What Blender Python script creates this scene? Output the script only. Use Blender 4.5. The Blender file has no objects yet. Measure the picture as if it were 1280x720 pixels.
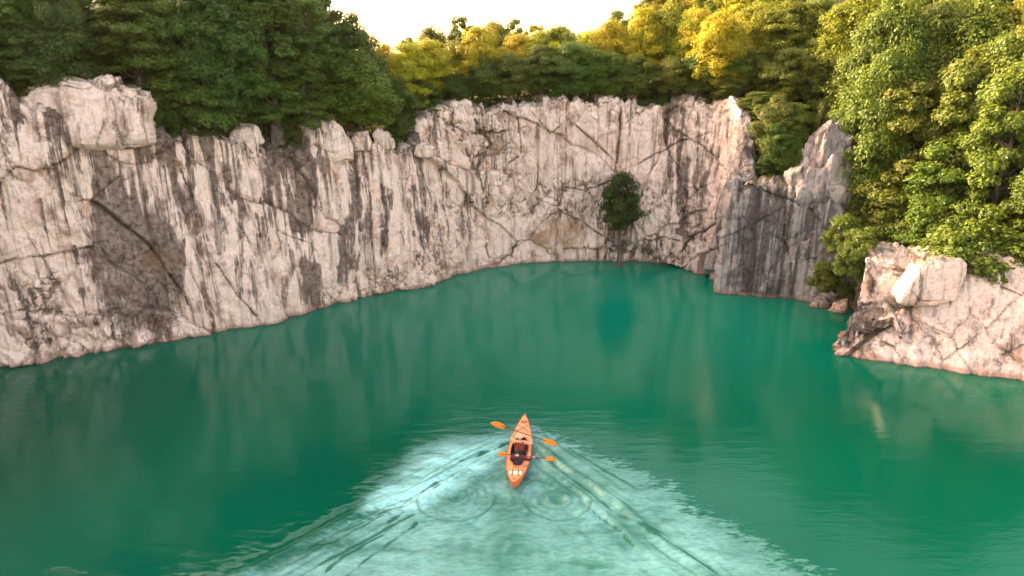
import bpy, bmesh, math, random
import numpy as np
from mathutils import Vector, Matrix
SC = bpy.context.scene
COL = SC.collection
R = math.radians
# ------------------------------------------------------------------ camera model
F, CH, PIT = 850.0, 14.3, R(18.0)
CP, SP = math.cos(PIT), math.sin(PIT)
def ground(px, py, z=0.0):
    a = (px-640)/F; b = (360-py)/F
    dy = CP + b*SP; dz = -SP + b*CP
    t = (z-CH)/dz
    return np.array([a*t, dy*t])
def project(X, Y, Z):
    dz = Z-CH
    dep = np.maximum(Y*CP - dz*SP, 0.01); v = Y*SP + dz*CP
    return 640+F*X/dep, 360-F*v/dep
def z_at(Y, py):            # height of a point at ground distance Y seen on row py
    b = (360-py)/F
    return CH + Y*(-SP+b*CP)/(CP+b*SP)
def x_at(Y, Z, px):
    return (px-640)/F*(Y*CP-(Z-CH)*SP)
# ------------------------------------------------------------------ noise
def _h(ix, iy, iz, seed):
    n = (ix.astype(np.int64)*73856093) ^ (iy.astype(np.int64)*19349663) ^ (iz.astype(np.int64)*83492791) ^ (seed*2654435761 & 0x7fffffff)
    n = (n ^ (n >> 13)) & 0x7fffffff
    n = (n*1274126177) & 0x7fffffff
    n = (n ^ (n >> 15)) & 0x7fffffff
    n = (n*668265263) & 0x7fffffff
    n = n ^ (n >> 11)
    return (n & 0xffff)/65535.0
def vnoise(x, y, z=None, seed=0):
    x = np.asarray(x, float); y = np.asarray(y, float)
    z = np.zeros_like(x) if z is None else z
    fx, fy, fz = np.floor(x), np.floor(y), np.floor(z)
    tx, ty, tz = x-fx, y-fy, z-fz
    tx = tx*tx*(3-2*tx); ty = ty*ty*(3-2*ty); tz = tz*tz*(3-2*tz)
    r = 0
    for i in (0, 1):
        for j in (0, 1):
            for k in (0, 1):
                w = (tx if i else 1-tx)*(ty if j else 1-ty)*(tz if k else 1-tz)
                r = r + w*_h(fx+i, fy+j, fz+k, seed)
    return r
def fbm(x, y, z=None, seed=0, o=4):
    a, s, r = 0.5, 1.0, 0
    for i in range(o):
        r = r + a*(vnoise(x*s, y*s, None if z is None else z*s, seed+i*17)-0.5)
        a *= 0.5; s *= 2.03
    return r*2      # about -1..1
def worley(x, y, seed=0):
    fx, fy = np.floor(x), np.floor(y)
    f1 = np.full(x.shape, 9.0); f2 = f1.copy(); cid = np.zeros(x.shape); gx = np.zeros(x.shape); gy = np.zeros(x.shape)
    o = np.zeros_like(fx)
    for i in (-1, 0, 1):
        for j in (-1, 0, 1):
            cx = fx+i; cy = fy+j
            px = cx + _h(cx, cy, o, seed+1); py = cy+_h(cx, cy, o, seed+2)
            d = np.hypot(px-x, py-y); c = _h(cx, cy, o, seed+3)
            n = d < f1
            f2 = np.where(n, f1, np.minimum(f2, d))
            cid = np.where(n, c, cid); gx = np.where(n, px-x, gx); gy = np.where(n, py-y, gy)
            f1 = np.where(n, d, f1)
    return f1, f2, cid, gx, gy
def sstep(a, b, x):
    t = np.clip((x-a)/(b-a), 0, 1); return t*t*(3-2*t)
def polydist(px, py, pts):
    best = np.full(np.shape(px), 1e9); side = np.zeros(np.shape(px))
    for (x0, y0), (x1, y1) in zip(pts[:-1], pts[1:]):
        dx, dy = x1-x0, y1-y0; L = dx*dx+dy*dy
        t = np.clip(((px-x0)*dx+(py-y0)*dy)/L, 0, 1)
        d = np.hypot(px-x0-t*dx, py-y0-t*dy)
        s = np.sign(dx*(py-y0)-dy*(px-x0))
        side = np.where(d < best, s, side); best = np.minimum(best, d)
    return best, side
# ------------------------------------------------------------------ object helpers
def props(o, label=None, cat=None, group=None, kind=None):
    if label: o['label'] = label
    if cat: o['category'] = cat
    if group: o['group'] = group
    if kind: o['kind'] = kind
    return o
def link(name, me, mat=None, parent=None, smooth=False):
    o = bpy.data.objects.new(name, me); COL.objects.link(o)
    if mat: me.materials.append(mat)
    if parent: o.parent = parent
    if smooth: me.polygons.foreach_set('use_smooth', [True]*len(me.polygons))
    return o
def mesh_np(name, verts, faces, attrs=None):
    """verts (n,3), faces (m,k) with k = 3 or 4"""
    me = bpy.data.meshes.new(name)
    v = np.ascontiguousarray(verts, np.float32); f = np.ascontiguousarray(faces, np.int32)
    m, k = f.shape
    me.vertices.add(len(v)); me.vertices.foreach_set('co', v.ravel())
    me.loops.add(m*k); me.loops.foreach_set('vertex_index', f.ravel())
    me.polygons.add(m); me.polygons.foreach_set('loop_start', np.arange(0, m*k, k, dtype=np.int32))
    for n, a in (attrs or {}).items():
        at = me.attributes.new(n, 'FLOAT', 'POINT'); at.data.foreach_set('value', np.ascontiguousarray(a, np.float32).ravel())
    me.update(calc_edges=True); me.validate()
    return me
def grid_faces(nu, nv):
    i = np.arange(nu*nv).reshape(nu, nv)
    return np.stack([i[:-1, :-1], i[1:, :-1], i[1:, 1:], i[:-1, 1:]], -1).reshape(-1, 4)
def empty(name, loc, rz=0, **k):
    o = bpy.data.objects.new(name, None); COL.objects.link(o); o.location = loc; o.rotation_euler = (0, 0, rz)
    o.empty_display_size = 0.3
    return props(o, **k)
def from_bm(name, bm, mat, parent=None, smooth=True):
    me = bpy.data.meshes.new(name); bm.to_mesh(me); bm.free()
    return link(name, me, mat, parent, smooth)
# ------------------------------------------------------------------ node helpers
class NT:
    def __init__(s, name):
        s.m = bpy.data.materials.new(name); s.m.use_nodes = True; s.t = s.m.node_tree; s.t.nodes.clear()
        s.out = s.n('ShaderNodeOutputMaterial')
    def n(s, typ, **k):
        nd = s.t.nodes.new(typ)
        for a, b in k.items(): setattr(nd, a, b)
        return nd
    def put(s, sock, v):
        if isinstance(v, bpy.types.NodeSocket): s.t.links.new(v, sock)
        elif v is not None: sock.default_value = v
    def noise(s, vec, scale, detail=4, rough=0.55, dist=0.0):
        n = s.n('ShaderNodeTexNoise'); s.put(n.inputs['Vector'], vec)
        n.inputs['Scale'].default_value = scale; n.inputs['Detail'].default_value = detail
        n.inputs['Roughness'].default_value = rough; n.inputs['Distortion'].default_value = dist
        return n.outputs['Fac']
    def map(s, vec, scale=(1, 1, 1), rot=(0, 0, 0)):
        n = s.n('ShaderNodeMapping'); s.put(n.inputs['Vector'], vec)
        n.inputs['Scale'].default_value = scale; n.inputs['Rotation'].default_value = rot
        return n.outputs['Vector']
    def rng(s, v, a, b, c=0.0, d=1.0, smooth=True):
        n = s.n('ShaderNodeMapRange'); n.interpolation_type = 'SMOOTHSTEP' if smooth else 'LINEAR'
        s.put(n.inputs['Value'], v)
        for k, q in zip(('From Min', 'From Max', 'To Min', 'To Max'), (a, b, c, d)): n.inputs[k].default_value = q
        return n.outputs['Result']
    def math(s, op, a, b=None, c=None, clamp=False):
        n = s.n('ShaderNodeMath', operation=op); n.use_clamp = clamp
        for i, q in enumerate((a, b, c)):
            if q is not None: s.put(n.inputs[i], q)
        return n.outputs[0]
    def mix(s, f, a, b, blend='MIX'):
        n = s.n('ShaderNodeMix', data_type='RGBA', blend_type=blend)
        s.put(n.inputs[0], f)
        for i, q in ((6, a), (7, b)):
            s.put(n.inputs[i], tuple(q)+(1,) if isinstance(q, (tuple, list)) and len(q) == 3 else q)
        return n.outputs[2]
    def attr(s, name):
        return s.n('ShaderNodeAttribute', attribute_name=name).outputs['Fac']
    def bump(s, h, dist, strength=1.0, normal=None):
        n = s.n('ShaderNodeBump'); s.put(n.inputs['Height'], h); n.inputs['Distance'].default_value = dist
        n.inputs['Strength'].default_value = strength
        if normal: s.put(n.inputs['Normal'], normal)
        return n.outputs['Normal']
    def principled(s, **k):
        n = s.n('ShaderNodeBsdfPrincipled')
        for a, b in k.items():
            s.put(n.inputs[a.replace('_', ' ')], tuple(b)+(1,) if isinstance(b, tuple) and len(b) == 3 else b)
        return n.outputs[0]
    def done(s, sh):
        s.t.links.new(sh, s.out.inputs['Surface']); return s.m
def simple_mat(name, col, rough=0.5, var=0.12, scale=6, spec=0.4, metallic=0.0):
    t = NT(name); co = t.n('ShaderNodeTexCoord').outputs['Object']
    f = t.rng(t.noise(co, scale), 0.3, 0.7)
    c = t.mix(f, tuple(q*(1-var) for q in col), tuple(min(1, q*(1+var)) for q in col))
    return t.done(t.principled(Base_Color=c, Roughness=rough, Specular_IOR_Level=spec, Metallic=metallic))
# ------------------------------------------------------------------ rock material
def rock_material(name, pale, mid, dark, streak=1.0):
    t = NT(name)
    P = t.n('ShaderNodeNewGeometry').outputs['Position']
    N = t.n('ShaderNodeNewGeometry').outputs['Normal']
    st = t.attr('stain'); ck = t.attr('crack'); oc = t.attr('ochre')
    mott = t.noise(P, 0.9, 6, 0.65, 0.6)
    fine = t.noise(P, 7.0, 5, 0.7)
    v1 = t.noise(t.map(P, (2.2, 2.2, 0.085)), 1.0, 5, 0.65, 0.4)
    v2 = t.noise(t.map(P, (7.0, 7.0, 0.18)), 1.0, 4, 0.6, 0.3)
    v0 = t.noise(t.map(P, (0.75, 0.75, 0.05)), 1.0, 4, 0.6, 0.5)
    c = t.mix(t.rng(t.math('ADD', t.math('MULTIPLY', mott, .6), t.math('MULTIPLY', v0, .4)), 0.49, 0.64), pale, mid)
    c = t.mix(t.rng(fine, 0.48, 0.75, 0, 0.35), c, dark)
    # thin weathering streaks running down the face
    s = t.math('MULTIPLY', t.math('MULTIPLY', t.rng(v1, 0.47, 0.62), t.rng(v2, 0.3, 0.60, 0.3, 1.0)), t.rng(v0, .40, .60, .25, 1.0))
    c = t.mix(t.math('MULTIPLY', s, 0.85*streak, clamp=True), c, dark)
    s2 = t.math('MULTIPLY', t.rng(v2, 0.52, 0.7), 0.35*streak)
    c = t.mix(s2, c, tuple(q*0.8 for q in mid))
    # placed lichen stains, broken up by noise
    e = t.math('ADD', st, t.math('MULTIPLY', t.math('SUBTRACT', v2, 0.5), 1.1)); e = t.math('ADD', e, t.math('MULTIPLY', t.math('SUBTRACT', v1, 0.5), 1.5))
    e = t.math('ADD', e, t.math('MULTIPLY', t.math('SUBTRACT', mott, 0.5), 1.1))
    c = t.mix(t.math('MULTIPLY', t.rng(e, 0.30, 0.82, 0, 0.95), t.rng(t.noise(P, 3.5, 6, .75), .36, .60, 1.0, .72)), c, t.mix(fine, tuple(q*0.62 for q in dark), tuple(q*1.35 for q in dark)))
    c = t.mix(t.math('MULTIPLY', oc, t.rng(mott, 0.35, 0.6, 0.3, 1)), c, (0.33, 0.18, 0.075))
    # dirt and lichen lodged in cracks
    e = t.math('ADD', ck, t.math('MULTIPLY', t.math('SUBTRACT', fine, 0.5), 0.8))
    c = t.mix(t.rng(e, 0.3, 0.75, 0, 0.85), c, (0.10, 0.062, 0.038))
    # moss and leaf litter lying on ledges
    up = t.n('ShaderNodeSeparateXYZ'); t.put(up.inputs[0], N)
    mo = t.math('MULTIPLY', t.rng(up.outputs[2], 0.55, 0.85), t.rng(mott, 0.35, 0.6, 0.3, 1))
    c = t.mix(t.math('MULTIPLY', mo, 0.8), c, (0.115, 0.10, 0.045))
    # mineral band left by the water level
    zz = t.n('ShaderNodeSeparateXYZ'); t.put(zz.inputs[0], P)
    wl = t.math('ADD', zz.outputs[2], t.math('MULTIPLY', t.math('SUBTRACT', mott, 0.5), 0.5))
    c = t.mix(t.rng(wl, 0.12, 0.34, 0.7, 0.0), c, (0.36, 0.20, 0.125))
    c = t.mix(t.rng(zz.outputs[2], 0.02, 0.09, 0.85, 0.0), c, (0.07, 0.05, 0.035))
    h = t.math('ADD', t.math('MULTIPLY', mott, 0.5), t.math('ADD', t.math('MULTIPLY', fine, 0.35), t.math('MULTIPLY', v2, 0.35)))
    fine2 = t.noise(P, 2.6, 6, .75, .8); c = t.mix(t.rng(fine2, .56, .72, 0, .5), c, dark)
    h = t.math('ADD', h, t.math('MULTIPLY', fine2, -.7)); n = t.bump(h, 0.28, 0.65)
    return t.done(t.principled(Base_Color=c, Roughness=0.82, Specular_IOR_Level=0.25, Normal=n))
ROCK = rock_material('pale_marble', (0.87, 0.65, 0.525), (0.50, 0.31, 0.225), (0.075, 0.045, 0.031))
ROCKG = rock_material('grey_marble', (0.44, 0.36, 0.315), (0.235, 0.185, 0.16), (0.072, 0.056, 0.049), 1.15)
# ------------------------------------------------------------------ shoreline stations
# px, py of the waterline, row of the rim, setback of the rim, inland slope, inland rise, greyness
ST = [
 ((-30.0, -30.0), 13, 1.0, .15, 6, 0), ((-28.5, 5.0), 13.5, 1.0, .15, 6, 0), ((-26.8, 20.0), 14.0, 1.0, .18, 6, 0),
 (-60, 470, 70, .9, .2, 6, 0), (0, 463, 84, .9, .2, 6, 0), (28, 459, 92, .9, .2, 6, 0), (50, 456, 112, .9, .2, 6, 0), (72, 453, 120, .9, .2, 6, 0),
 (92, 450, 140, 1.0, .2, 6, 0), (130, 445, 151, 1.0, .2, 6, 0), (190, 434, 160, 1.2, .2, 6, 0), (245, 425, 166, 1.2, .2, 6, 0),
 (300, 413, 176, 1.2, .2, 6, 0), (345, 404, 180, 1.2, .2, 6, 0), (390, 391, 188, 1.2, .2, 6, 0), (412, 385, 186, 1.0, .2, 5, 0),
 (424, 382, 158, 1.2, .2, 5, 0), (448, 376, 158, 1.2, .2, 5, 0), (462, 372, 176, 1.2, .15, 4, 0), (482, 368, 180, 1.0, .12, 3, 0), (500, 364, 186, 1.0, .1, 2, 0),
 (524, 358, 190, 1.0, .1, 2, 0), (545, 353, 176, 1.6, .1, 2, 0), (566, 347, 150, 1.8, .1, 2, 0), (590, 341, 137, 1.8, .1, 2, 0),
 (620, 335, 133, 1.4, .08, 2, 0), (660, 331, 131, 1.2, .08, 2, 0), (705, 329, 130, 1.0, .1, 2.5, 0), (745, 328, 130, 1.0, .14, 4, 0),
 (790, 329, 132, 1.0, .2, 7, 0), (830, 332, 130, 1.0, .3, 9, 0), (858, 335, 126, 1.0, .35, 11, .15), (874, 339, 124, .9, .35, 12, .3),
 (884, 346, 140, .9, .45, 14, .4), (887, 356, 205, .9, .6, 16, .6), (892, 366, 231, .7, .6, 16, .9),
 (915, 369, 232, .6, .6, 16, 1), (950, 373, 233, .6, .65, 18, 1), (985, 377, 236, .6, .65, 18, 1), (1010, 380, 240, .6, .65, 18, 1),
 (1030, 383, 262, .9, .65, 18, 1), (1048, 386, 300, 1.5, .65, 18, .8), (1072, 392, 330, 2, .65, 18, .6), (1084, 404, 345, 2, .65, 18, .5), (1058, 417, 372, 1.5, .65, 18, .4),
 (1034, 428, 404, 1.2, .65, 18, .5), (1029, 437, 402, 1.3, .65, 18, .6), (1040, 444, 372, 1.6, .65, 18, .5), (1062, 449, 342, 2.6, .65, 18, .2), (1090, 452, 328, 3.2, .65, 18, .1),
 (1125, 457, 322, 3.4, .65, 18, 0), (1170, 463, 324, 3.2, .65, 18, 0), (1215, 469, 322, 3.0, .65, 18, 0), (1250, 474, 326, 2.8, .65, 18, 0), (1285, 479, 344, 2.6, .65, 18, 0),
 (1330, 486, 352, 2.6, .65, 18, 0), (1420, 500, 350, 2.6, .65, 18, 0),
 ((34.0, 18.0), 6, 2.5, .6, 18, 0), ((36.0, 0.0), 5.5, 2.5, .5, 15, 0), ((38.0, -30.0), 5, 2.5, .4, 12, 0),
 ((20.0, -60.0), 3, 3, .2, 6, 0), ((-15.0, -60.0), 3, 3, .2, 6, 0), ((-30.0, -45.0), 9, 2, .15, 6, 0), ((-30.0, -30.0), 13, 1.0, .15, 6, 0)]
base, par = [], []
pend = []
for s in ST:
    if isinstance(s[0], tuple):
        base.append(s[0]); par.append([s[1], s[2], s[3], s[4], s[5]]); pend.append(None)
    else:
        base.append(tuple(ground(s[0], s[1]))); par.append([0, s[3], s[4], s[5], s[6]]); pend.append(s[2])
base = np.array(base); par = np.array(par, float)
seg = np.hypot(*(base[1:]-base[:-1]).T); S0 = np.concatenate([[0], np.cumsum(seg)])
tan = np.gradient(base, S0, axis=0); tan /= np.linalg.norm(tan, axis=1)[:, None]
nor = np.stack([-tan[:, 1], tan[:, 0]], 1)
for i, py in enumerate(pend):
    if py is not None:
        q = base[i]+nor[i]*par[i, 1]
        par[i, 0] = z_at(q[1], py)
DS = 0.07
NS = int(S0[-1]/DS); S = np.linspace(0, S0[-1], NS)
bx = np.interp(S, S0, base[:, 0]); by = np.interp(S, S0, base[:, 1])
PR = np.stack([np.interp(S, S0, par[:, i]) for i in range(5)], 1)
def smooth1(a, w):
    k = np.hanning(2*w+3)[1:-1]; k /= k.sum()
    p = np.pad(a, (w, w), mode='edge'); return np.convolve(p, k, 'valid')
bxs, bys = smooth1(bx, 7), smooth1(by, 7)
tx, ty = np.gradient(smooth1(bx, 16)), np.gradient(smooth1(by, 16)); L = np.hypot(tx, ty); nx, ny = -ty/L, tx/L
nx = smooth1(nx, 10); ny = smooth1(ny, 10)
hasrow = [i for i, p_ in enumerate(pend) if p_ is not None]
rowS = np.interp(S, S0[hasrow], [pend[i] for i in hasrow]); vis = (S >= S0[hasrow[0]]) & (S <= S0[hasrow[-1]])
zrow = z_at(bys+ny*PR[:, 1], rowS); PR[:, 0] = np.where(vis, zrow, PR[:, 0])
PR[:, 0] = smooth1(PR[:, 0], 8)
FL = smooth1(np.where(PR[:, 4] > .7, 3.4, 1.2), 8)      # width of the flat ledge behind the rim
CWD = smooth1(np.where((S > S0[31]) & (S < S0[35]), 1.3, np.where((S > S0[43]) & (S < S0[60]), 2.2, 5.0)), 8)
# ------------------------------------------------------------------ the cliff sheet
CRACKS = [ # polyline in the photograph, half width in px, depth m
 ([(108, 254), (128, 262), (150, 281), (185, 308), (208, 342), (232, 372), (243, 396)], 6, .55),
 ([(-10, 334), (30, 326), (70, 322), (106, 312)], 5, .4), ([(85, 258), (115, 252), (150, 222)], 3, .2), ([(28, 292), (50, 330), (85, 390), (122, 442)], 4, .3),
 ([(92, 142), (110, 180), (125, 250)], 3, .25), ([(226, 205), (250, 262), (272, 330), (300, 372), (322, 396)], 3.5, .3),
 ([(262, 205), (290, 262), (322, 322)], 2.5, .2), ([(355, 292), (392, 306), (400, 322)], 2.5, .15), ([(440, 168), (447, 230), (449, 310), (452, 372)], 3.5, .35),
 ([(500, 225), (512, 262), (520, 330)], 2.5, .2), ([(548, 178), (560, 240), (566, 300)], 3, .25), ([(575, 165), (600, 205), (612, 250)], 3, .25), ([(598, 150), (618, 180), (604, 215)], 4, .35), ([(560, 150), (590, 168), (640, 165)], 4, .3),
 ([(612, 222), (606, 270), (616, 325)], 3, .2), ([(640, 316), (664, 300), (682, 276), (702, 267), (724, 276), (745, 290), (762, 302)], 3.5, .45),
 ([(722, 158), (742, 176), (766, 200)], 3.5, .4), ([(776, 130), (775, 165), (772, 205), (765, 240)], 4, .45), ([(706, 236), (735, 240), (764, 228)], 3, .3),
 ([(798, 204), (822, 192), (848, 178), (880, 168)], 2.5, .25), ([(832, 150), (832, 240)], 2, .2), ([(845, 320), (866, 296), (890, 278)], 4, .4), ([(855, 334), (875, 318), (890, 312)], 4, .35), ([(785, 332), (800, 300), (830, 296), (850, 300)], 4, .35),
 ([(640, 205), (655, 190), (650, 150)], 3, .3), ([(665, 140), (690, 168), (712, 150)], 2.5, .2), ([(895, 250), (893, 365)], 2.5, .3), ([(985, 238), (978, 300), (990, 330), (985, 376)], 3.5, .35), ([(930, 240), (928, 372)], 2, .2), ([(1008, 300), (985, 312), (960, 350)], 3, .3), ([(898, 300), (940, 280), (975, 262)], 2, .15),
 ([(1180, 452), (1200, 436), (1232, 412), (1262, 386), (1290, 362)], 2.5, .2), ([(1166, 424), (1176, 444), (1182, 462)], 2.5, .2), ([(1255, 448), (1285, 430)], 2.5, .15),
 ([(1187, 345), (1188, 395)], 2.0, .12), ([(1238, 332), (1252, 360), (1280, 372)], 2.5, .18), ([(1105, 430), (1118, 436), (1128, 452)], 3.5, .15), ([(1152, 395), (1155, 412)], 2.5, .1)]
SLABCRACK = [(1054, 450), (1090, 424), (1128, 392), (1172, 338), (1180, 322)]
STAINS = [ # centre, radii, strength
 (172, 345, 72, 115, .95), (120, 290, 16, 90, .6), (255, 330, 14, 90, .5), (300, 300, 8, 100, .5), (60, 250, 10, 90, .45), (480, 280, 6, 70, .4), (205, 262, 48, 46, .55), (150, 300, 26, 60, .6), (130, 235, 18, 50, .45), (196, 195, 26, 30, .45), (246, 400, 14, 50, .4), (60, 370, 40, 60, .25), (12, 380, 20, 70, .3), (70, 230, 14, 50, .3),
 (378, 262, 19, 38, .95), (392, 345, 15, 50, .6), (362, 340, 7, 60, .5), (436, 300, 11, 78, .85), (455, 300, 8, 80, .55), (342, 235, 8, 60, .4), (326, 330, 12, 60, .5), (409, 230, 8, 50, .4),
 (528, 265, 9, 70, .55), (556, 240, 7, 60, .35), (280, 230, 14, 35, .35), (262, 260, 10, 44, .35), (300, 250, 5, 80, .4),
 (775, 300, 24, 42, .8), (742, 318, 26, 16, .45), (812, 318, 28, 20, .55), (855, 225, 9, 100, .75), (876, 220, 9, 100, .65), (840, 250, 5, 80, .45), (868, 300, 16, 30, .35), (622, 230, 10, 50, .25), (600, 190, 18, 35, .35), (575, 160, 30, 14, .3),
 (1060, 415, 30, 30, .6), (1085, 395, 20, 18, .4), (940, 300, 16, 70, .5), (905, 310, 12, 60, .3), (1020, 300, 16, 60, .4), (965, 270, 30, 26, .35), (1122, 436, 18, 10, .4), (1232, 345, 20, 12, .2)]
OCHRE = [(700, 296, 36, 26, .75), (415, 215, 12, 40, .35), (775, 180, 6, 60, .5), (742, 180, 26, 14, .4), (600, 175, 40, 24, .3), (660, 220, 30, 60, .18), (1100, 345, 30, 12, .3), (205, 330, 30, 18, .25), (560, 330, 60, 10, .3)]
def ell(px, py, L_):
    r = np.zeros(px.shape)
    for cx, cy, rx, ry, k in L_:
        d = np.hypot((px-cx)/rx, (py-cy)/ry)
        r = np.maximum(r, k*(1-sstep(0.55, 1.15, d)))
    return r
def build_cliff(i0, i1, name, mat):
    idx = np.arange(i0, i1)
    s = S[idx]; top = PR[idx, 0].copy(); sb = PR[idx, 1]; grey = PR[idx, 4]
    # blocky rim
    _, _, cid, gx, _ = worley(s*0.55, s*0+3.3, 5)
    top += np.where(by[idx] > 15, (cid-0.5)*0.55*(1-0.6*(grey > .5)) + 0.35*fbm(s*0.9, s*0, seed=3) + 0.1*fbm(s*4, s*0, seed=9), 0)*(1-.6*sstep(S0[47], S0[49], s)*(1-sstep(S0[58], S0[60], s)))
    NB, NF, NC = 6, 190, 34
    w = np.concatenate([np.linspace(-1, 0, NB, endpoint=False), np.linspace(0, 1, NF), 1+np.linspace(0, 1, NC+1)[1:]])
    W, Sg = np.meshgrid(w, s)
    T = top[:, None]; SB = sb[:, None]; G = grey[:, None]
    face = np.clip(W, 0, 1); cap = np.clip(W-1, 0, 1)
    Z = np.where(W < 0, 3.0*W, T*face)
    slab = sstep(S0[45], S0[49], Sg) * (1-sstep(S0[57], S0[60], Sg))     # the leaning slabs of the right bank
    setb = SB*(face**(1.4-0.4*slab)) + cap*CWD[idx][:, None]
    # rounded edge
    edge = sstep(0.93, 1.0, face)*(1-cap)
    Z = Z + .28*sstep(0, .1, cap) + PR[idx, 2][:, None]*np.maximum(cap*CWD[idx][:, None]-FL[idx][:, None], 0)*.8 - 1.0*sstep(0.72, 1, cap)
    X0 = bxs[idx][:, None]+nx[idx][:, None]*setb; Y0 = bys[idx][:, None]+ny[idx][:, None]*setb
    PX, PY = project(X0, Y0, Z)
    # fracture pattern in wall coordinates
    wu = Sg + 0.9*fbm(Sg*.35, Z*.35, seed=21) ; wv = Z+0.9*fbm(Sg*.35, Z*.35, seed=22)
    f1, f2, c1, g1x, g1y = worley((wu+0.45*wv)*0.22, wv*0.13, 31)
    e1 = f2-f1
    wu2 = Sg + 0.35*fbm(Sg*1.2, Z*.8, seed=41); wv2 = Z+0.4*fbm(Sg*1.2, Z*.8, seed=42)
    h1, h2, c2, g2x, g2y = worley((wu2-0.3*wv2)*0.85, wv2*0.42, 51)
    e2 = h2-h1
    k1, k2, c3, g3x, g3y = worley((wu2+.2*wv2)*2.3, wv2*1.5, 61)
    e3 = k2-k1
    rough = sstep(0.55, 0.80, vnoise(Sg*.16, Z*.22, seed=71))      # rubbly zones and clean faces
    rough = np.maximum(rough, sstep(0.8, 1.0, face)*.8)
    rough = np.maximum(rough, ell(PX, PY, [(595, 165, 50, 45, 1), (60, 400, 60, 70, .9), (40, 130, 60, 40, 1), (800, 318, 60, 22, 1), (1070, 400, 50, 60, 1), (450, 175, 50, 30, .9), (640, 200, 30, 60, .7)]))
    rough = rough*(1-slab*sstep(1070, 1110, PX)*.8)
    d = 0.9*fbm(Sg*.13, Z*.05, seed=81, o=3)*(1-slab*.7)
    ribs = fbm(Sg*.75, Z*.07, seed=82, o=4)
    d += 0.24*ribs + 0.14*fbm(Sg*2.0, Z*.06, seed=86)
    d += (1-.88*slab)*(0.55*(c1-.5) + 0.9*(g1x*(c1-.5)+g1y*(vnoise(c1*91, c1*7)-.5)))
    d += (0.05+0.15*rough)*(c2-.5)*2*.8 + (0.06+.24*rough)*(g2x*(c2-.5)+g2y*(c3-.5)*0.7)
    d += (0.01+0.10*rough)*(c3-.5)*2
    rg_ = 1-np.abs(fbm(Sg*1.1+.5*Z, Z*.55, seed=87, o=5))*2.2; d += (.10+.16*rough)*np.clip(rg_, -.5, 1)
    d += 0.05*fbm(Sg*3, Z*1.5, seed=83) + 0.07*rough*fbm(Sg*2.2, Z*2.2, seed=84)
    d += 0.05*fbm(Sg*5.5, Z*.4, seed=85)
    pres = sstep(.45, .62, vnoise(Sg*.6, Z*.5, seed=72)); pres2 = sstep(.42, .6, vnoise(Sg*1.7, Z*1.2, seed=73))
    crack = 0.75*pres*(1-sstep(0.0, 0.016, e1)) + (0.12+0.6*rough)*pres2*(1-.8*slab)*(1-sstep(0.0, 0.06, e2)) + 0.5*rough*pres*(1-sstep(0, 0.14, e3))
    crack = np.maximum(crack, (.35+.4*rough)*sstep(.86, .97, rg_))
    d -= -0.14*(1-sstep(0, 0.04, e1)) - (0.05+.15*rough)*(1-sstep(0, 0.12, e2)) - .06*rough*(1-sstep(0, .15, e3))
    wob = 3.0*fbm(PX*.06, PY*.06, seed=91)
    for pts, hw, dep in CRACKS:
        pd, side = polydist(PX+wob, PY+wob*.7, pts)
        hv = hw*(.35+.75*vnoise(PX*.07, PY*.07, seed=92)); g = (1-sstep(hv*.2, hv*.8, pd))*(.35+.65*sstep(.25, .5, vnoise(PX*.11, PY*.11, seed=93)))
        d += dep*.55*g; crack = np.maximum(crack, g*.7)
        d += 0.35*dep*np.where(side > 0, 1, 0)*(1-sstep(hw, hw*7, pd))
    # right bank: everything up and left of the slab crack is broken and stands back
    pd, side = polydist(PX, PY, SLABCRACK)
    left = (side < 0)*slab*sstep(1192, 1165, PX)
    d += left*(0.35*sstep(0, 9, pd) + 0.5*(c2-.5)+.25*(c3-.5)) + slab*0.5*(1-sstep(2, 6, pd))
    crack = np.maximum(crack, slab*(1-sstep(2, 6.5, pd)))
    d = d*(sstep(-0.5, .1, Z)*.85+.15)*np.where(W > 1, np.clip(1-cap*1.5, 0, 1), 1)
    d += np.where(G > .5, 0.18*np.abs(fbm(Sg*1.3, Z*.05, seed=95))*2, 0)
    X = X0+nx[idx][:, None]*d; Y = Y0+ny[idx][:, None]*d
    capn = np.where(W > 0.97, 1, 0)*sstep(0.97, 1.1, W)
    Z = Z + capn*(0.5*fbm(X*.8, Y*.8, seed=98)+0.5*(c2-.5)*(1-cap)+.12*fbm(X*4, Y*4, seed=99)) + sstep(.9, 1, face)*.25*(c3-.5)*(1-cap)
    PYs = PY+26*fbm(Sg*1.9, Z*.06, seed=111)+16*fbm(Sg*6, Z*.1, seed=112); PXs = PX+10*fbm(Sg*.6, Z*.5, seed=113)
    stain = ell(PXs, PYs, STAINS)
    # water stains that start at the rim or at a ledge and run down, each column its own length
    for sc, ln, sd_, k_ in ((1.1, 9.0, 121, .42), (3.2, 7.0, 122, .36), (.45, 11.0, 123, .3)):
        ll = ln*sstep(.05, .6, fbm(Sg*sc, Sg*0+.5, seed=sd_)+.15*fbm(Sg*sc*3, Z*.1, seed=sd_+3))
        run = T-Z
        kz = k_*(1.45-.85*sstep(520, 640, PX)); stain += kz*(ll > .3)*(1-sstep(ll*.35, ll+.2, run))*(1-.75*slab)
        z0_ = T*vnoise(Sg*.3, Sg*0+7, seed=sd_+5); lw = .6*ln*sstep(.1, .6, fbm(Sg*sc*1.3, Sg*0+9.5, seed=sd_+6)); run2 = z0_-Z
        stain += kz*(run2 > 0)*(lw > .3)*(1-sstep(lw*.3, lw+.2, run2))*(1-.75*slab)
    stain += 0.45*sstep(0.02, 0.35, fbm(Sg*.9, Z*.07, seed=101))*sstep(.42, .6, vnoise(Sg*.12, Z*.1, seed=102))*(1-slab*.8)
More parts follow.
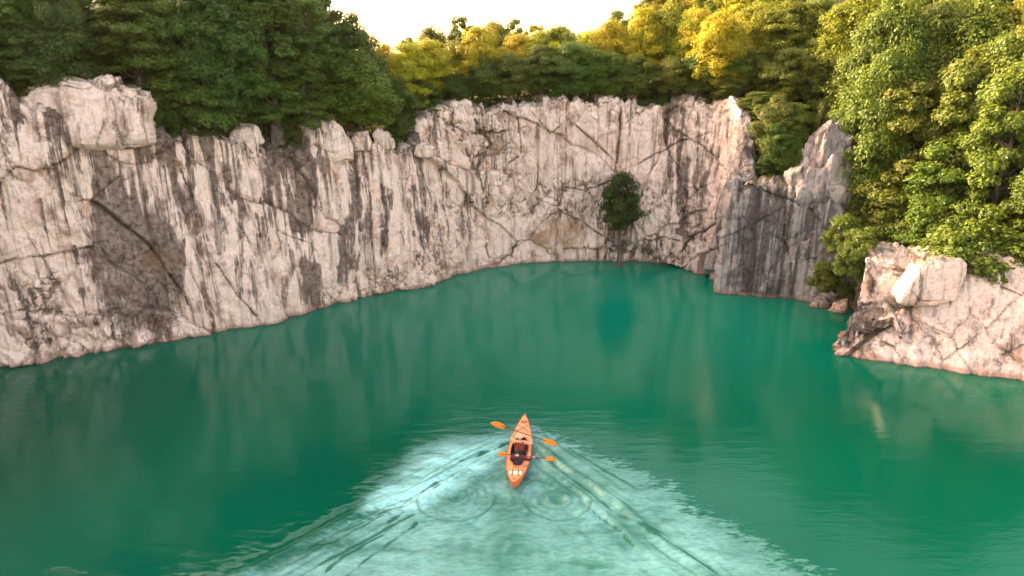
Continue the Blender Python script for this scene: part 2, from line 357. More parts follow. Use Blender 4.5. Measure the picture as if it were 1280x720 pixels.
    stain += G*0.45*sstep(-.1, .3, fbm(Sg*2.2, Z*.1, seed=103))
    stain += 0.25*left
    ochre = ell(PX, PY, OCHRE)
    V = np.stack([X, Y, Z], -1).reshape(-1, 3)
    me = mesh_np(name, V, grid_faces(len(idx), len(w)), dict(stain=np.clip(stain, 0, 1.2), crack=np.clip(crack, 0, 1), ochre=ochre))
    o = link(name, me, mat, smooth=True); props(o, kind='structure')
    return o
def i_of(k): return int(round(S0[k]/DS))
iB = i_of(33)
i_end = i_of(59)
build_cliff(i_of(1), iB+1, 'cliff_left_and_back', ROCK)
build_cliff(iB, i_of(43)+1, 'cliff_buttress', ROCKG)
build_cliff(i_of(43), i_end, 'cliff_right_bank', ROCK)
# ------------------------------------------------------------------ terrain
def rim_z(x, y):
    i = int(np.argmin((bxs-x)**2+(bys-y)**2)); return PR[i, 0]
LS = slice(None, None, 12)
lx, ly, lp = bxs[LS], bys[LS], np.concatenate([PR, FL[:, None]], 1)[LS]
poly = np.stack([lx, ly], 1)
def inside(x, y):
    c = np.zeros(x.shape, bool); n = len(poly); j = n-1
    for i in range(n):
        xi, yi = poly[i]; xj, yj = poly[j]
        if yi != yj:
            c ^= ((yi > y) != (yj > y)) & (x < (xj-xi)*(y-yi)/(yj-yi)+xi)
        j = i
    return c
def H(x, y):
    x = np.atleast_1d(np.asarray(x, float)); y = np.atleast_1d(np.asarray(y, float)); sh = x.shape
    xf, yf = x.ravel(), y.ravel()
    out = np.empty(xf.shape)
    for a in range(0, len(xf), 4000):
        X, Y = xf[a:a+4000], yf[a:a+4000]
        D = np.hypot(X[:, None]-lx, Y[:, None]-ly); dm = D.min(1)
        wt = np.exp(-(D-dm[:, None])/(0.35+0.18*dm[:, None])); wt /= wt.sum(1)[:, None]
        q = wt@lp
        ins = inside(X, Y)
        d = np.maximum(dm-q[:, 1]-q[:, 5], 0)
        h = q[:, 0]+0.05+q[:, 3]*(1-np.exp(-q[:, 2]*d/np.maximum(q[:, 3], .1)))
        # wooded hillside behind the right half of the back wall
        h = h + 7*sstep(2, 26, X)*sstep(56, 80, Y) - 4.0*sstep(4, -12, X)*sstep(52, 66, Y)*sstep(-30, -14, X)
        h = h + (0.25*fbm(X*.5, Y*.5, seed=7)+.8*fbm(X*.09, Y*.09, seed=8))*sstep(1, 5, dm)
        h = h - (h-5)*sstep(84, 150, np.hypot(X, Y))
        k = sstep(q[:, 1]+.8, q[:, 1]+1.7, dm)
        h = np.where(ins, -4.0, -4+(h+4)*k)
        out[a:a+4000] = h
    return out.reshape(sh)
def axis(lo, a, b, hi, fine, coarse_n):
    m = np.arange(a, b, fine)
    l = a-(np.linspace(1, 0, coarse_n, endpoint=False)**2.2)*(a-lo)
    r = b+(np.linspace(0, 1, coarse_n)**2.2)*(hi-b)
    return np.concatenate([l, m, r])
gx_ = axis(-600, -60, 62, 600, 0.7, 24); gy_ = axis(-500, -62, 110, 700, 0.7, 24)
GY, GX = np.meshgrid(gy_, gx_)
GZ = H(GX, GY)
t = NT('forest_floor'); P = t.n('ShaderNodeNewGeometry').outputs['Position']
n1 = t.noise(P, 1.4, 6, .7); n2 = t.noise(P, 12, 4, .7)
c = t.mix(t.rng(n1, .4, .62), (.075, .052, .028), (.045, .062, .018)); c = t.mix(t.rng(n2, .5, .7, 0, .6), c, (.16, .10, .05))
FLOOR = t.done(t.principled(Base_Color=c, Roughness=.95, Specular_IOR_Level=.1, Normal=t.bump(n2, .2, .8)))
props(link('ground', mesh_np('ground', np.stack([GX, GY, GZ], -1).reshape(-1, 3), grid_faces(len(gx_), len(gy_))), FLOOR, smooth=True), kind='structure')
# ------------------------------------------------------------------ water
BOW, STERN = ground(656, 526, .12), ground(642, 613, .12)
ax = (BOW-STERN); KL = float(np.linalg.norm(ax)); ax /= KL; lat = np.array([ax[1], -ax[0]])
KC = (BOW+STERN)/2
wx = axis(-60, -15, 19, 60, 0.055, 40); wy = axis(-90, 13.5, 31, 90, 0.055, 40)
WY, WX = np.meshgrid(wy, wx)
A = -((WX-BOW[0])*ax[0]+(WY-BOW[1])*ax[1])       # distance behind the bow
Bq = (WX-BOW[0])*lat[0]+(WY-BOW[1])*lat[1]       # positive to the right
def wake():
    global STRK
    z = np.zeros(A.shape); STRK = np.ones(A.shape)
    wob = 0.35*fbm(WX*.35, WY*.35, seed=201)
    fade_far = sstep(17, 11, A)
    zc = np.zeros(A.shape)
    for side, ang, n in ((-1, 40.5, 5), (1, 38.0, 5)):
        t_ = math.tan(R(ang)); c_, s_ = math.cos(R(ang)), math.sin(R(ang))
        b = Bq*side
        dist = (b - (A-.7)*t_)*c_ + wob*sstep(1, 5, A)       # >0 outside of arm
        along = (A-.7)*c_+b*s_
        on = sstep(-.3, 1.2, along)*sstep(19, 12, along)*(b > -.2)
        amp = ((0.060 if side < 0 else .085)*sstep(0, 2, along)*(1-.35*sstep(4, 14, along)))
        k = 2*math.pi/(.42+.045*np.clip(along, 0, 14))
        env = np.exp(-(np.clip(dist, 0, 9)/.5)**2)*np.exp(np.clip(dist, -9, 0)/1.3)
        z += on*amp*env*np.cos(k*dist)
        lines = np.cos(dist*2*math.pi/.34+2.2*fbm(WX*.5, WY*.5, seed=205+n+side))*(.5+.5*sstep(-.2, .3, fbm(along*.6, dist*2.5, seed=206+side)))
        STRK *= 1-.62*on*sstep(.25, .95, lines)*np.exp(-((dist+.35)/1.1)**2)*sstep(.5, 3, along)
    # paddle eddies, rings of decaying ripples
    glint_ring = np.zeros(A.shape)
    for (px, py, r0) in ((570, 622, 1.45), (697, 625, 1.25)):
        g = ground(px, py); r = np.hypot(WX-g[0], WY-g[1])*(1+.26*fbm(WX*1.3, WY*1.3, seed=210+int(px)))
        z += -0.05*np.exp(-(r/.22)**2) + 0.030*np.cos(r*2*math.pi/.34)*np.exp(-(r/ r0)**2)*sstep(0, .3, r)
        z += 0.04*np.exp(-((r-r0)/.10)**2)*(0.4+.6*sstep(.6, -.6, (WY-g[1])))
    g = ground(655, 690); r = np.hypot((WX-g[0]), (WY-g[1])*1.1)
    z += 0.012*np.cos(r*2*math.pi/.5)*np.exp(-(r/3.2)**2)
    # chop
    inw = sstep(1.3, .9, np.abs(Bq)/(np.maximum(A, 0.01)*1.0+.6))*sstep(-.5, 2.5, A)
    z += inw*(0.030*fbm(WX*1.1, WY*2.6, seed=220)+0.014*fbm(WX*3.5, WY*7.5, seed=221))
    z += 0.006*fbm(WX*.8, WY*2.2, seed=222)
    hull = sstep(.75, .35, np.abs(Bq))*sstep(-.3, .2, A)*sstep(KL+.4, KL, A)
    return z*(1-hull*.7)*fade_far - 0.0
WZ = wake(); WZ0 = WZ*sstep(-15, -13.5, WX)*sstep(19, 17, WX)*sstep(13.6, 15, WY+0*WX)
WPX, WPY = project(WX, WY, WZ)
WZ = WZ0
# traced wake outline; its sky reflection is painted pale into the water colour
def inpoly(px, py, P_):
    c = np.zeros(px.shape, bool); j = len(P_)-1
    for i in range(len(P_)):
        xi, yi = P_[i]; xj, yj = P_[j]
        if yi != yj: c ^= ((yi > py) != (yj > py)) & (px < (xj-xi)*(py-yi)/(yj-yi)+xi)
        j = i
    return c
def inpolyf(P_, soft):
    d_, _ = polydist(WX, WY, P_+[P_[0]]); return sstep(-soft, soft, np.where(inpoly(WX, WY, P_), d_, -d_))
def g2(L_): return [tuple(ground(a, b)) for a, b in L_]
OUT = g2([(648, 536), (600, 545), (560, 548), (520, 560), (500, 585), (468, 612), (446, 642), (500, 634), (440, 656), (380, 677), (440, 674), (355, 702), (285, 724), (240, 745),
          (1060, 745), (1010, 722), (960, 690), (900, 655), (840, 615), (770, 580), (716, 556), (690, 545), (664, 537)])
d0, _ = polydist(WX, WY, OUT+[OUT[0]]); ins = inpoly(WX, WY, OUT)
sd = np.where(ins, d0, -d0)
rag = 0.55*fbm(WX*1.1, WY*3.6, seed=230, o=5) + .3*fbm(WX*3.5, WY*9, seed=231, o=3)
rag *= np.where(WPX > 640, 1.5, 1.0)
sky_glint = np.ones(A.shape); WZ = WZ*(.12+.88*sstep(-1.6, .1, sd))
sky_glint *= 1-0.35*sstep(0, .5, fbm(WX*.5, WY*1.3, seed=233))-0.25*sstep(0, .4, fbm(WX*1.5, WY*5, seed=234))
sky_glint *= .52+1.33*inpolyf(g2([(640, 552), (560, 560), (505, 590), (460, 625), (440, 650), (520, 640), (600, 590)]), .5)+.30*inpolyf(g2([(730, 600), (800, 630), (960, 722), (760, 722), (720, 640)]), 1.0)+.25*inpolyf(g2([(540, 640), (600, 640), (520, 722), (330, 722)]), .8)  # stronger painted glint left of the kayak, weaker ones lower down
tur = np.exp(-(Bq/.55)**2)*sstep(KL-.2, KL+1.0, A)          # weaker painted glint straight astern
sky_glint *= 1-.45*tur
for line, hw in (([(640, 552), (560, 584), (555, 586)], .09), ([(566, 594), (540, 606), (505, 628), (430, 662)], .09), ([(520, 640), (470, 668), (400, 705), (370, 722)], .08), ([(480, 668), (430, 695), (400, 722)], .06), ([(520, 655), (470, 690), (430, 722)], .05), ([(560, 600), (540, 612)], .06), ([(505, 640), (485, 652)], .06),
                 ([(668, 552), (700, 575), (728, 596), (735, 600)], .07), ([(690, 575), (724, 606), (770, 640), (828, 668)], .09), ([(712, 560), (760, 590), (800, 612)], .09), ([(742, 640), (775, 664)], .07), ([(780, 670), (792, 682)], .07), ([(775, 640), (870, 700), (905, 722)], .05)):
    hw *= .5; pd, _ = polydist(WX, WY, g2(line)); sky_glint *= 1-.85*(1-sstep(hw*.4, hw*1.7, pd+.12*fbm(WX*2.5, WY*2.5, seed=236)))  # thin dark ripple lines cut out of the painted reflection
    WZ -= 0.03*(1-sstep(0, hw*2, pd))
for (px, py, r0) in ((570, 622, 1.35), (697, 625, 1.15)):
    g = ground(px, py); r = np.hypot(WX-g[0], (WY-g[1]))
    sky_glint *= 1-.65*np.exp(-(r/.22)**2)-.35*np.exp(-((r-.5)/.12)**2)*(fbm(WX*2, WY*2, seed=239)*.5+.6)
    sky_glint *= 1-.6*np.exp(-((r-r0)/.05)**2)*sstep(.5, -.4, WY-g[1])
sky_glint *= STRK; sky_glint = np.clip(sky_glint, 0, 1.85)*sstep(-15, -13, WX)
edge_f = np.clip(sd, -3, 3); edge_w = np.where(WPX > 655, 1.15, .40); edge_w = edge_w + 0*sd
t = NT('lake_water'); P = t.n('ShaderNodeNewGeometry').outputs['Position']
fm = t.attr('sky_glint')
py_ = t.n('ShaderNodeSeparateXYZ'); t.put(py_.inputs[0], P)
big = t.noise(P, .05, 2, .5)
body = t.mix(t.rng(big, .3, .7), (.000, .062, .030), (.000, .092, .046))
body = t.mix(t.rng(py_.outputs[1], 22, 50), body, (.000, .190, .108))      # brighter green towards the back cliff
r1 = t.math('MULTIPLY_ADD', t.noise(t.map(P, (1.0, 3.2, 1)), 2.3, 6, .75, .6), .6, t.math('MULTIPLY', t.noise(t.map(P, (.8, 1.6, 1)), .6, 4, .6, .5), .4))
ef = t.math('ADD', t.attr('shore'), t.math('MULTIPLY', t.math('MULTIPLY', t.math('SUBTRACT', r1, .5), t.attr('ragged')), 6.0))
edge = t.rng(ef, -.40, .35)
fm = t.math('MULTIPLY', fm, edge)
r2 = t.noise(t.map(P, (.8, 1.5, 1)), .55, 5, .6, .8); r3 = t.noise(t.map(P, (1.4, 4.2, 1)), 2.2, 5, .7, .4)
fm = t.math('MULTIPLY', fm, t.rng(r2, .32, .66, .62, 1.0)); fm = t.math('MULTIPLY', fm, t.rng(r3, .34, .6, .70, 1.0))
fo = t.math('MULTIPLY', fm, .62, clamp=True)
n1 = t.noise(t.map(P, (0.55, 2.0, 1)), 1.3, 3, .55, .3); n2 = t.noise(t.map(P, (1.0, 2.4, 1)), 5.0, 3, .6)
n3 = t.noise(P, .25, 2, .5)
fo = t.math('MULTIPLY', fo, t.rng(n2, .3, .62, .8, 1.0))
col = t.mix(fo, body, (.40, .80, .73))  # pale teal stands in for sky mirrored by the wake ripples
hh = t.math('ADD', t.math('MULTIPLY', n1, 1.0), t.math('MULTIPLY', n2, .28))
hh = t.math('MULTIPLY', hh, t.rng(n3, .35, .65, .5, 1.0))
nb = t.bump(hh, .05, .34)
WATER = t.done(t.principled(Base_Color=col, Roughness=t.math('MULTIPLY_ADD', fm, .14, .045), IOR=1.36, Specular_IOR_Level=.34, Specular_Tint=(.55, 1.0, .88), Normal=nb))
props(link('water', mesh_np('water', np.stack([WX, WY, WZ], -1).reshape(-1, 3), grid_faces(len(wx), len(wy)), dict(sky_glint=sky_glint, shore=edge_f, ragged=edge_w)), WATER, smooth=True), kind='structure')
#@@REST@@
# ------------------------------------------------------------------ loose and standing rocks
def rock(name, px, top_py, Y, wpx, label, group=None, hgt=None, depth=.8, taper=.25, lean=0, e=.55, mat=ROCK, seed=0, rot=0, sink=.5, ribs=.12, base_z=None, tiltx=0, cat='rock', warp=1.0):
    rng = np.random.RandomState(seed)
    z0 = 9.0
    for _ in range(4):
        X = x_at(Y, z0, px); z0 = base_z if base_z is not None else max(float(H(X, Y)[0]), -.3)
    zt = z_at(Y, top_py); h = hgt or (zt-z0+sink); zb = zt-h
    W_ = wpx/F*(Y*CP-((zt+zb)/2-CH)*SP)/2
    nu, nv = 150, 100
    u = np.linspace(-math.pi, math.pi, nu); v = np.linspace(-math.pi/2, math.pi/2, nv)
    V_, U_ = np.meshgrid(v, u)
    f = lambda c: np.sign(c)*np.abs(c)**e
    x = f(np.cos(V_))*f(np.cos(U_)); y = f(np.cos(V_))*f(np.sin(U_)); z = np.sign(np.sin(V_))*np.abs(np.sin(V_))**(e*1.1)
    k = 1-taper*(z+1)/2
    x = x*k+lean*(z+1)/2; y = y*k
    x = x*W_; y = y*W_*depth; z = (z+1)/2*h
    s1 = seed*3.7
    c1 = worley((x+y*.6)*.9/max(W_, .6)+s1, (z*.55+y*.3)/max(W_, .6)+s1, seed+5)
    c2 = worley((x-y)*1.6+s1, z*1.3+s1+y*.4, seed+6)
    d = 1+.34*(c1[2]-.5)+.14*(c2[2]-.5)+.35*(c1[3]*(c1[2]-.5))+.25*c1[4]*(c2[2]-.5)+.18*fbm(x*.8+s1, y*.8, z*.8, seed+7)/1+ribs*fbm((x+y)*2.4+s1, z*.2, y*2, seed+8)+.03*fbm(x*5, y*5, z*5, seed=seed+9)
    ck = np.maximum(1-sstep(0, .06, c1[1]-c1[0]), .6*(1-sstep(0, .08, c2[1]-c2[0])))
    d -= .05*ck
    x = x*d; y = y*d; z = z*(1+.5*(d-1))
    x = x+warp*.30*W_*fbm(x*.9/W_+s1, z*.9/W_, y/W_, seed+21)+.18*W_*(z/h)*fbm(y/W_+s1, z*2/W_, seed=seed+22); y = y+warp*.22*W_*fbm(z*1.1/W_+s1, x/W_, seed=seed+23); z = z+warp*.22*h*(z/h)*fbm(x*1.2/W_+s1, y*1.2/W_, seed=seed+24)
    st = (.5 if mat is ROCK else .75)*sstep(0 if mat is ROCK else -.25, .4, fbm((x+y)*2, z*.3, y, seed+12))
    V = np.stack([x, y, z], -1).reshape(-1, 3)
    me = mesh_np(name, V, grid_faces(nu, nv), dict(stain=st, crack=ck*.6, ochre=st*0))
    o = link(name, me, mat, smooth=True); o.location = (X, Y, zb); o.rotation_euler = (0, tiltx, rot)
    props(o, label, cat, group)
    return o
YT_px = [-60, 0, 92, 190, 245, 300, 345, 390, 424, 462, 500, 545, 590, 620, 660, 705, 745, 790, 830, 858, 890, 950, 1010, 1045, 1075, 1125, 1170, 1250, 1330]
YT_py = [470, 463, 450, 434, 425, 413, 404, 391, 382, 372, 364, 353, 341, 335, 331, 329, 328, 329, 332, 335, 352, 372, 380, 386, 449, 457, 463, 474, 486]
YT_y = [ground(a, b)[1] for a, b in zip(YT_px, YT_py)]
def shoreY(px): return float(np.interp(px, YT_px, YT_y))
rock('rock_bluff', 168, 106, shoreY(168)+2.3, 150, 'rounded pale rock bluff with upright grooves on the left cliff top', depth=.55, taper=.30, e=.5, seed=3, ribs=.25, hgt=3.2, warp=.5)
rock('rock_bluff', 20, 86, shoreY(20)+1.9, 62, 'pale rock hump on the cliff top at the far left edge of the photo', depth=.6, taper=.5, e=.6, seed=4, ribs=.2, hgt=2.6)
rock('boulder', 490, 162, shoreY(490)+1.6, 25, 'small pale boulder perched alone on the left cliff rim near the corner', seed=5, e=.5, hgt=1.3, ribs=0)
rock('boulder', 334, 156, shoreY(334)+2.4, 40, 'brown stained boulder on the left cliff rim under the dark trees', seed=6, e=.5, hgt=1.2, ribs=.05)
if 0: rock('boulder', 300, 160, shoreY(300)+2.0, 24, 'small low boulder beside the brown stained boulder on the left cliff rim', seed=16, e=.5, hgt=.8, ribs=.0)
rock('boulder', 432, 157, shoreY(432)+1.5, 48, 'pale blocky boulder with a pointed top on the left cliff rim', seed=7, e=.6, taper=.45, hgt=2.4, ribs=.15)
rock('boulder', 462, 166, shoreY(462)+1.4, 30, 'squat pale boulder between the pointed boulder and the perched boulder', seed=17, e=.45, taper=.4, hgt=1.1, ribs=.05)
rock('boulder', 537, 180, shoreY(537)+1.3, 26, 'small pale boulder on the rim where the left and back cliffs meet', seed=8, e=.5, hgt=.9, ribs=0)
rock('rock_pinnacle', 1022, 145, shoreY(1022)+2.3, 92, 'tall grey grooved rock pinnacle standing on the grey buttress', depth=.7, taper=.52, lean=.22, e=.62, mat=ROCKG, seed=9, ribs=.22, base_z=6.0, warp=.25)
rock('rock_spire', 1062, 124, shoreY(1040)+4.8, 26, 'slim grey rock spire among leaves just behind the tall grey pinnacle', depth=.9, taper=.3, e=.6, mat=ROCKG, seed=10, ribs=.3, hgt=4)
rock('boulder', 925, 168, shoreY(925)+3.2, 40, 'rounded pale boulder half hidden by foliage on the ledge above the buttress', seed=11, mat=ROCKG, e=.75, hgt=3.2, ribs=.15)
rock('stone', 967, 212, shoreY(967)+1.6, 9, 'tiny whitish stone on the ledge above the grey buttress', seed=12, mat=ROCK, e=.8, hgt=.5, ribs=0)
rock('rock_slab', 1136, 326, shoreY(1136)+1.75, 66, 'smooth pinkish slab block leaning against the dark diagonal crack', depth=.5, taper=.15, lean=.38, e=.42, seed=13, ribs=.03, hgt=2.3, warp=.3)
rock('rock_slab', 1090, 340, shoreY(1100)+2.6, 44, 'rough pale block left of the smooth leaning slab on the right bank', depth=.8, taper=.35, lean=.3, e=.6, seed=14, ribs=.05, hgt=2.2, warp=.5)
rock('boulder', 1022, 371, shoreY(1022)-.1, 30, 'low dark boulder at the waterline in the cove beside the grey buttress', seed=18, mat=ROCKG, e=.85, base_z=-.3, ribs=0)
rock('boulder', 1046, 376, shoreY(1045)-.3, 26, 'small brown boulder at the waterline deepest in the cove', seed=19, mat=ROCK, e=.85, base_z=-.3, ribs=0)
# ------------------------------------------------------------------ vegetation
t = NT('leaves')
oi = t.n('ShaderNodeObjectInfo'); va = t.attr('var'); P = t.n('ShaderNodeTexCoord').outputs['Object']
cl = t.noise(P, .9, 2, .5)
c = t.mix(t.rng(va, 0, 1, 0, 1, False), t.mix(.38, oi.outputs['Color'], (0, 0, 0)), t.mix(.25, oi.outputs['Color'], (.24, .30, .03)))
c = t.mix(t.rng(cl, .35, .65, 0, .45), c, t.mix(.5, oi.outputs['Color'], (.015, .03, .005)))
p = t.principled(Base_Color=c, Roughness=.55, Specular_IOR_Level=.25)
tr = t.n('ShaderNodeBsdfTranslucent'); t.put(tr.inputs[0], t.mix(.5, c, (.28, .30, .02)))
ms = t.n('ShaderNodeMixShader'); ms.inputs[0].default_value = .3; t.t.links.new(p, ms.inputs[1]); t.t.links.new(tr.outputs[0], ms.inputs[2])
LEAF = t.done(ms.outputs[0])
t = NT('bark'); P = t.n('ShaderNodeTexCoord').outputs['Object']
n1 = t.noise(t.map(P, (9, 9, 1.2)), 1, 5, .7)
BARK = t.done(t.principled(Base_Color=t.mix(t.rng(n1, .35, .65), (.055, .038, .026), (.19, .15, .115)), Roughness=.9, Specular_IOR_Level=.1, Normal=t.bump(n1, .05, .8)))
def tube_np(pts, rad, n=7):
    pts = np.array(pts, float); V = []; Fc = []
    for i, p_ in enumerate(pts):
        a = pts[min(i+1, len(pts)-1)]-pts[max(i-1, 0)]; a /= np.linalg.norm(a)+1e-9
        b = np.cross(a, (0.3, .9, .1)); b /= np.linalg.norm(b); c_ = np.cross(a, b)
        for k in range(n):
            th = 2*math.pi*k/n; V.append(p_+rad[i]*(math.cos(th)*b+math.sin(th)*c_))
    for i in range(len(pts)-1):
        for k in range(n):
            Fc.append((i*n+k, i*n+(k+1) % n, (i+1)*n+(k+1) % n, (i+1)*n+k))
    return np.array(V), np.array(Fc)
def join_np(parts):
    V, Fc, o = [], [], 0
    for v, f in parts: V.append(v); Fc.append(f+o); o += len(v)
    return np.concatenate(V), np.concatenate(Fc)
def leaf_quads(rng, C, Nn, size):
    n = len(C)
    nn = Nn/np.linalg.norm(Nn, axis=1)[:, None]
    r = rng.normal(size=(n, 3)); t1 = np.cross(nn, r); t1 /= np.linalg.norm(t1, axis=1)[:, None]; t2 = np.cross(nn, t1)
    s = size*rng.uniform(.6, 1.35, (n, 1)); a = rng.uniform(.42, .75, (n, 1))
    V = np.stack([C-t1*s, C-t2*s*a+nn*s*.12, C+t1*s, C+t2*s*a+nn*s*.12], 1).reshape(-1, 3)
    return V, np.arange(4*n).reshape(n, 4), np.repeat(rng.uniform(0, 1, n), 4)
def crown(rng, H_, W_, style, nclump, nleaf, size):
    """returns leaf mesh data and clump centres"""
    cs = []; tries = 0
    lo = {'round': .22, 'tall': .14, 'tier': .12, 'sparse': .35, 'pole': .42, 'shrub': .0}[style]
    while len(cs) < nclump and tries < 4000:
        tries += 1
        q = rng.uniform(0, 1)
        if style == 'round': rad = math.sin(math.pi*min(1, (q*.86+.12)))**.6
        elif style == 'tall': rad = .9*math.sin(math.pi*min(1, q*.84+.13))**.5
        elif style == 'tier': rad = math.cos(q*1.38)**.55
        elif style in ('sparse', 'pole'): rad = math.sin(math.pi*min(1, (q*.8+.15)))**.8
        else: rad = math.cos(q*1.35)**.6
        th = rng.uniform(0, 2*math.pi); rr = rad*rng.uniform(.35, 1.0)**.6*(1+.22*math.sin(3*th+q*5))
        z = H_*(lo+(1-lo)*q*.93)
        c_ = np.array([W_/2*rr*.82*math.cos(th), W_/2*rr*.82*math.sin(th), z])
        md = W_*(.13 if style != 'sparse' else .16)
        if all(np.linalg.norm((c_-o)*(1, 1, 1.25)) > md for o in cs): cs.append(c_)
    C, Nn = [], []
    for c_ in cs:
        r = W_*rng.uniform(.10, .19)*(1 if style != 'sparse' else .8); fl = rng.uniform(.38, .6) if style in ('tier', 'tall') else rng.uniform(.5, .85)
        n = int(nleaf*rng.uniform(.6, 1.3))
        dvec = rng.normal(size=(n, 3)); dvec /= np.linalg.norm(dvec, axis=1)[:, None]
        lump = 1+.25*np.sin(dvec[:, :1]*5+c_[0]*7)*np.cos(dvec[:, 1:2]*6+c_[1]*5)
        rr = r*rng.uniform(.15, 1.08, (n, 1))**.45*lump
        out = c_.copy(); out[2] = 0; out = out/(np.linalg.norm(out)+.3)
        P_ = c_+dvec*rr*(1, 1, fl)
        # tips droop outwards
        P_[:, 2] -= .10*r*np.clip((dvec@out), 0, 1)
        C.append(P_); Nn.append(dvec*.7+out*.25+np.array([0, 0, .75])+rng.normal(size=(n, 3))*.42)
    C = np.concatenate(C); Nn = np.concatenate(Nn)
    return leaf_quads(rng, C, Nn, size)+(cs,)
def tree_meshes(seed, H_, W_, style, nclump=46, nleaf=230, size=.082):
    rng = np.random.RandomState(seed)
    V, Fc, var, cs = crown(rng, H_, W_, style, nclump, nleaf, size)
    cm = mesh_np('crown', V, Fc, dict(var=var)); cm.materials.append(LEAF)
    parts = []
    if style != 'shrub':
        k = 9; zs = np.linspace(-.5, H_*.9, k); wx_ = np.cumsum(rng.normal(0, .06*H_/8, k)); wy_ = np.cumsum(rng.normal(0, .06*H_/8, k)); wx_ -= wx_[0]; wy_ -= wy_[0]
        r0 = .022*H_+.03
        rad = r0*(1-np.linspace(0, 1, k))**.8+.02; rad[0] *= 1.5; rad[1] *= 1.05
        parts.append(tube_np(np.stack([wx_, wy_, zs], 1), rad, 9))
        for c_ in cs:
            z0 = max(.3, c_[2]-rng.uniform(.25, .5)*np.hypot(c_[0], c_[1])-.3); i = min(k-2, max(0, int(z0/(H_*.9+.5)*(k-1))))
            st_ = np.array([np.interp(z0, zs, wx_), np.interp(z0, zs, wy_), z0]); m_ = (st_+c_)/2+np.array([0, 0, -.12*H_/8])+rng.normal(0, .08, 3)
            rb = np.interp(z0, zs, rad)*.42
            parts.append(tube_np([st_, m_, c_], [rb, rb*.6, .012], 5))
    else:
        for c_ in cs:
            parts.append(tube_np([np.array([rng.normal(0, .08), rng.normal(0, .08), -.3]), c_*.5+rng.normal(0, .05, 3), c_], [.035, .022, .008], 5))
    v, f = join_np(parts); tm = mesh_np('trunk', v, f); tm.materials.append(BARK)
    return cm, tm, H_, W_
PROTO = {
 'round': [tree_meshes(s, 8, 5.4, 'round', 60, 700) for s in (1, 2, 3)],
 'tall': [tree_meshes(s, 10, 4.4, 'tall', 62, 620) for s in (11, 12, 13)],
 'tier': [tree_meshes(s, 8.5, 5.0, 'tier', 60, 680) for s in (21, 22)],
 'pole': [tree_meshes(s, 9, 4.0, 'pole', 34, 420, .08) for s in (35, 36)],
 'sparse': [tree_meshes(s, 8, 4.2, 'sparse', 28, 260, .10) for s in (31, 32)],
 'shrub': [tree_meshes(s, 1.8, 2.2, 'shrub', 30, 260, .058) for s in (41, 42, 43)]}
COLS = {'dark': (.066, .108, .018), 'deep': (.080, .130, .020), 'mid': (.096, .150, .018), 'fresh': (.13, .175, .016), 'olive': (.13, .145, .022), 'lime': (.150, .190, .018), 'yellow': (.30, .29, .014), 'gold': (.62, .50, .015), 'rust': (.20, .12, .03)}
WORD = {'dark': 'dark green', 'deep': 'deep green', 'mid': 'mid green', 'fresh': 'fresh green', 'olive': 'olive green', 'lime': 'yellow-green', 'yellow': 'yellowish', 'gold': 'golden yellow', 'rust': 'rusty brown'}
SHAPE = {'round': 'round-crowned', 'tall': 'tall', 'tier': 'layered', 'sparse': 'thin-leaved', 'pole': 'bare-stemmed', 'shrub': 'low'}
rng0 = random.Random(5)
TREES = []
def plant(px, top, Y, wpx, style, colr, zone, minh=2.0):
    z = 10.0
    for _ in range(6):
        X = x_at(Y, z, px); z = float(H(X, Y)[0])
    for _ in range(20):
        if z > rim_z(X, Y)-.8: break
        Y += .3; X = x_at(Y, max(z, 6), px); z = float(H(X, Y)[0])
    if z < 0: return
    h = max(minh, z_at(Y, top)-z)
    dep = Y*CP-(z+h*.6-CH)*SP; Wm = wpx/F*dep
    cm, tm, Hp, Wp = rng0.choice(PROTO[style])
    if style != 'shrub': Wm = max(Wm, h*.43); Wm = min(Wm, max(h*.95, 2.6))
    nm = 'shrub' if style == 'shrub' else 'tree'
    o = empty(nm, (X, Y, z-.1), rng0.uniform(0, 6.28))
    o.scale = (Wm/Wp*rng0.uniform(.93, 1.07), Wm/Wp*rng0.uniform(.93, 1.07), h/Hp)
    a = bpy.data.objects.new('crown' if nm == 'tree' else 'foliage', cm); b = bpy.data.objects.new('trunk' if nm == 'tree' else 'stems', tm)
    for c_ in (a, b): COL.objects.link(c_); c_.parent = o
    jit = lambda q: max(.004, q*rng0.uniform(.85, 1.18))
    cc = COLS[colr]; a.color = (jit(cc[0]), jit(cc[1]), cc[2], 1)
    TREES.append((o, zone, px, style, colr, nm))
def row(px0, px1, n, dY, w, tops, styles, cols, zone, jy=1.2, minh=2.0, jt=10):
    for i in range(n):
        px = px0+(px1-px0)*(i+.5)/n+rng0.uniform(-.3, .3)*(px1-px0)/n
        top = float(np.interp(px, [a for a, b in tops], [b for a, b in tops]))+rng0.uniform(-jt, jt)
        plant(px, top, shoreY(px)+dY+rng0.uniform(-.5, .5)*jy, w*rng0.uniform(.85, 1.2), rng0.choice(styles), rng0.choice(cols), zone, minh)
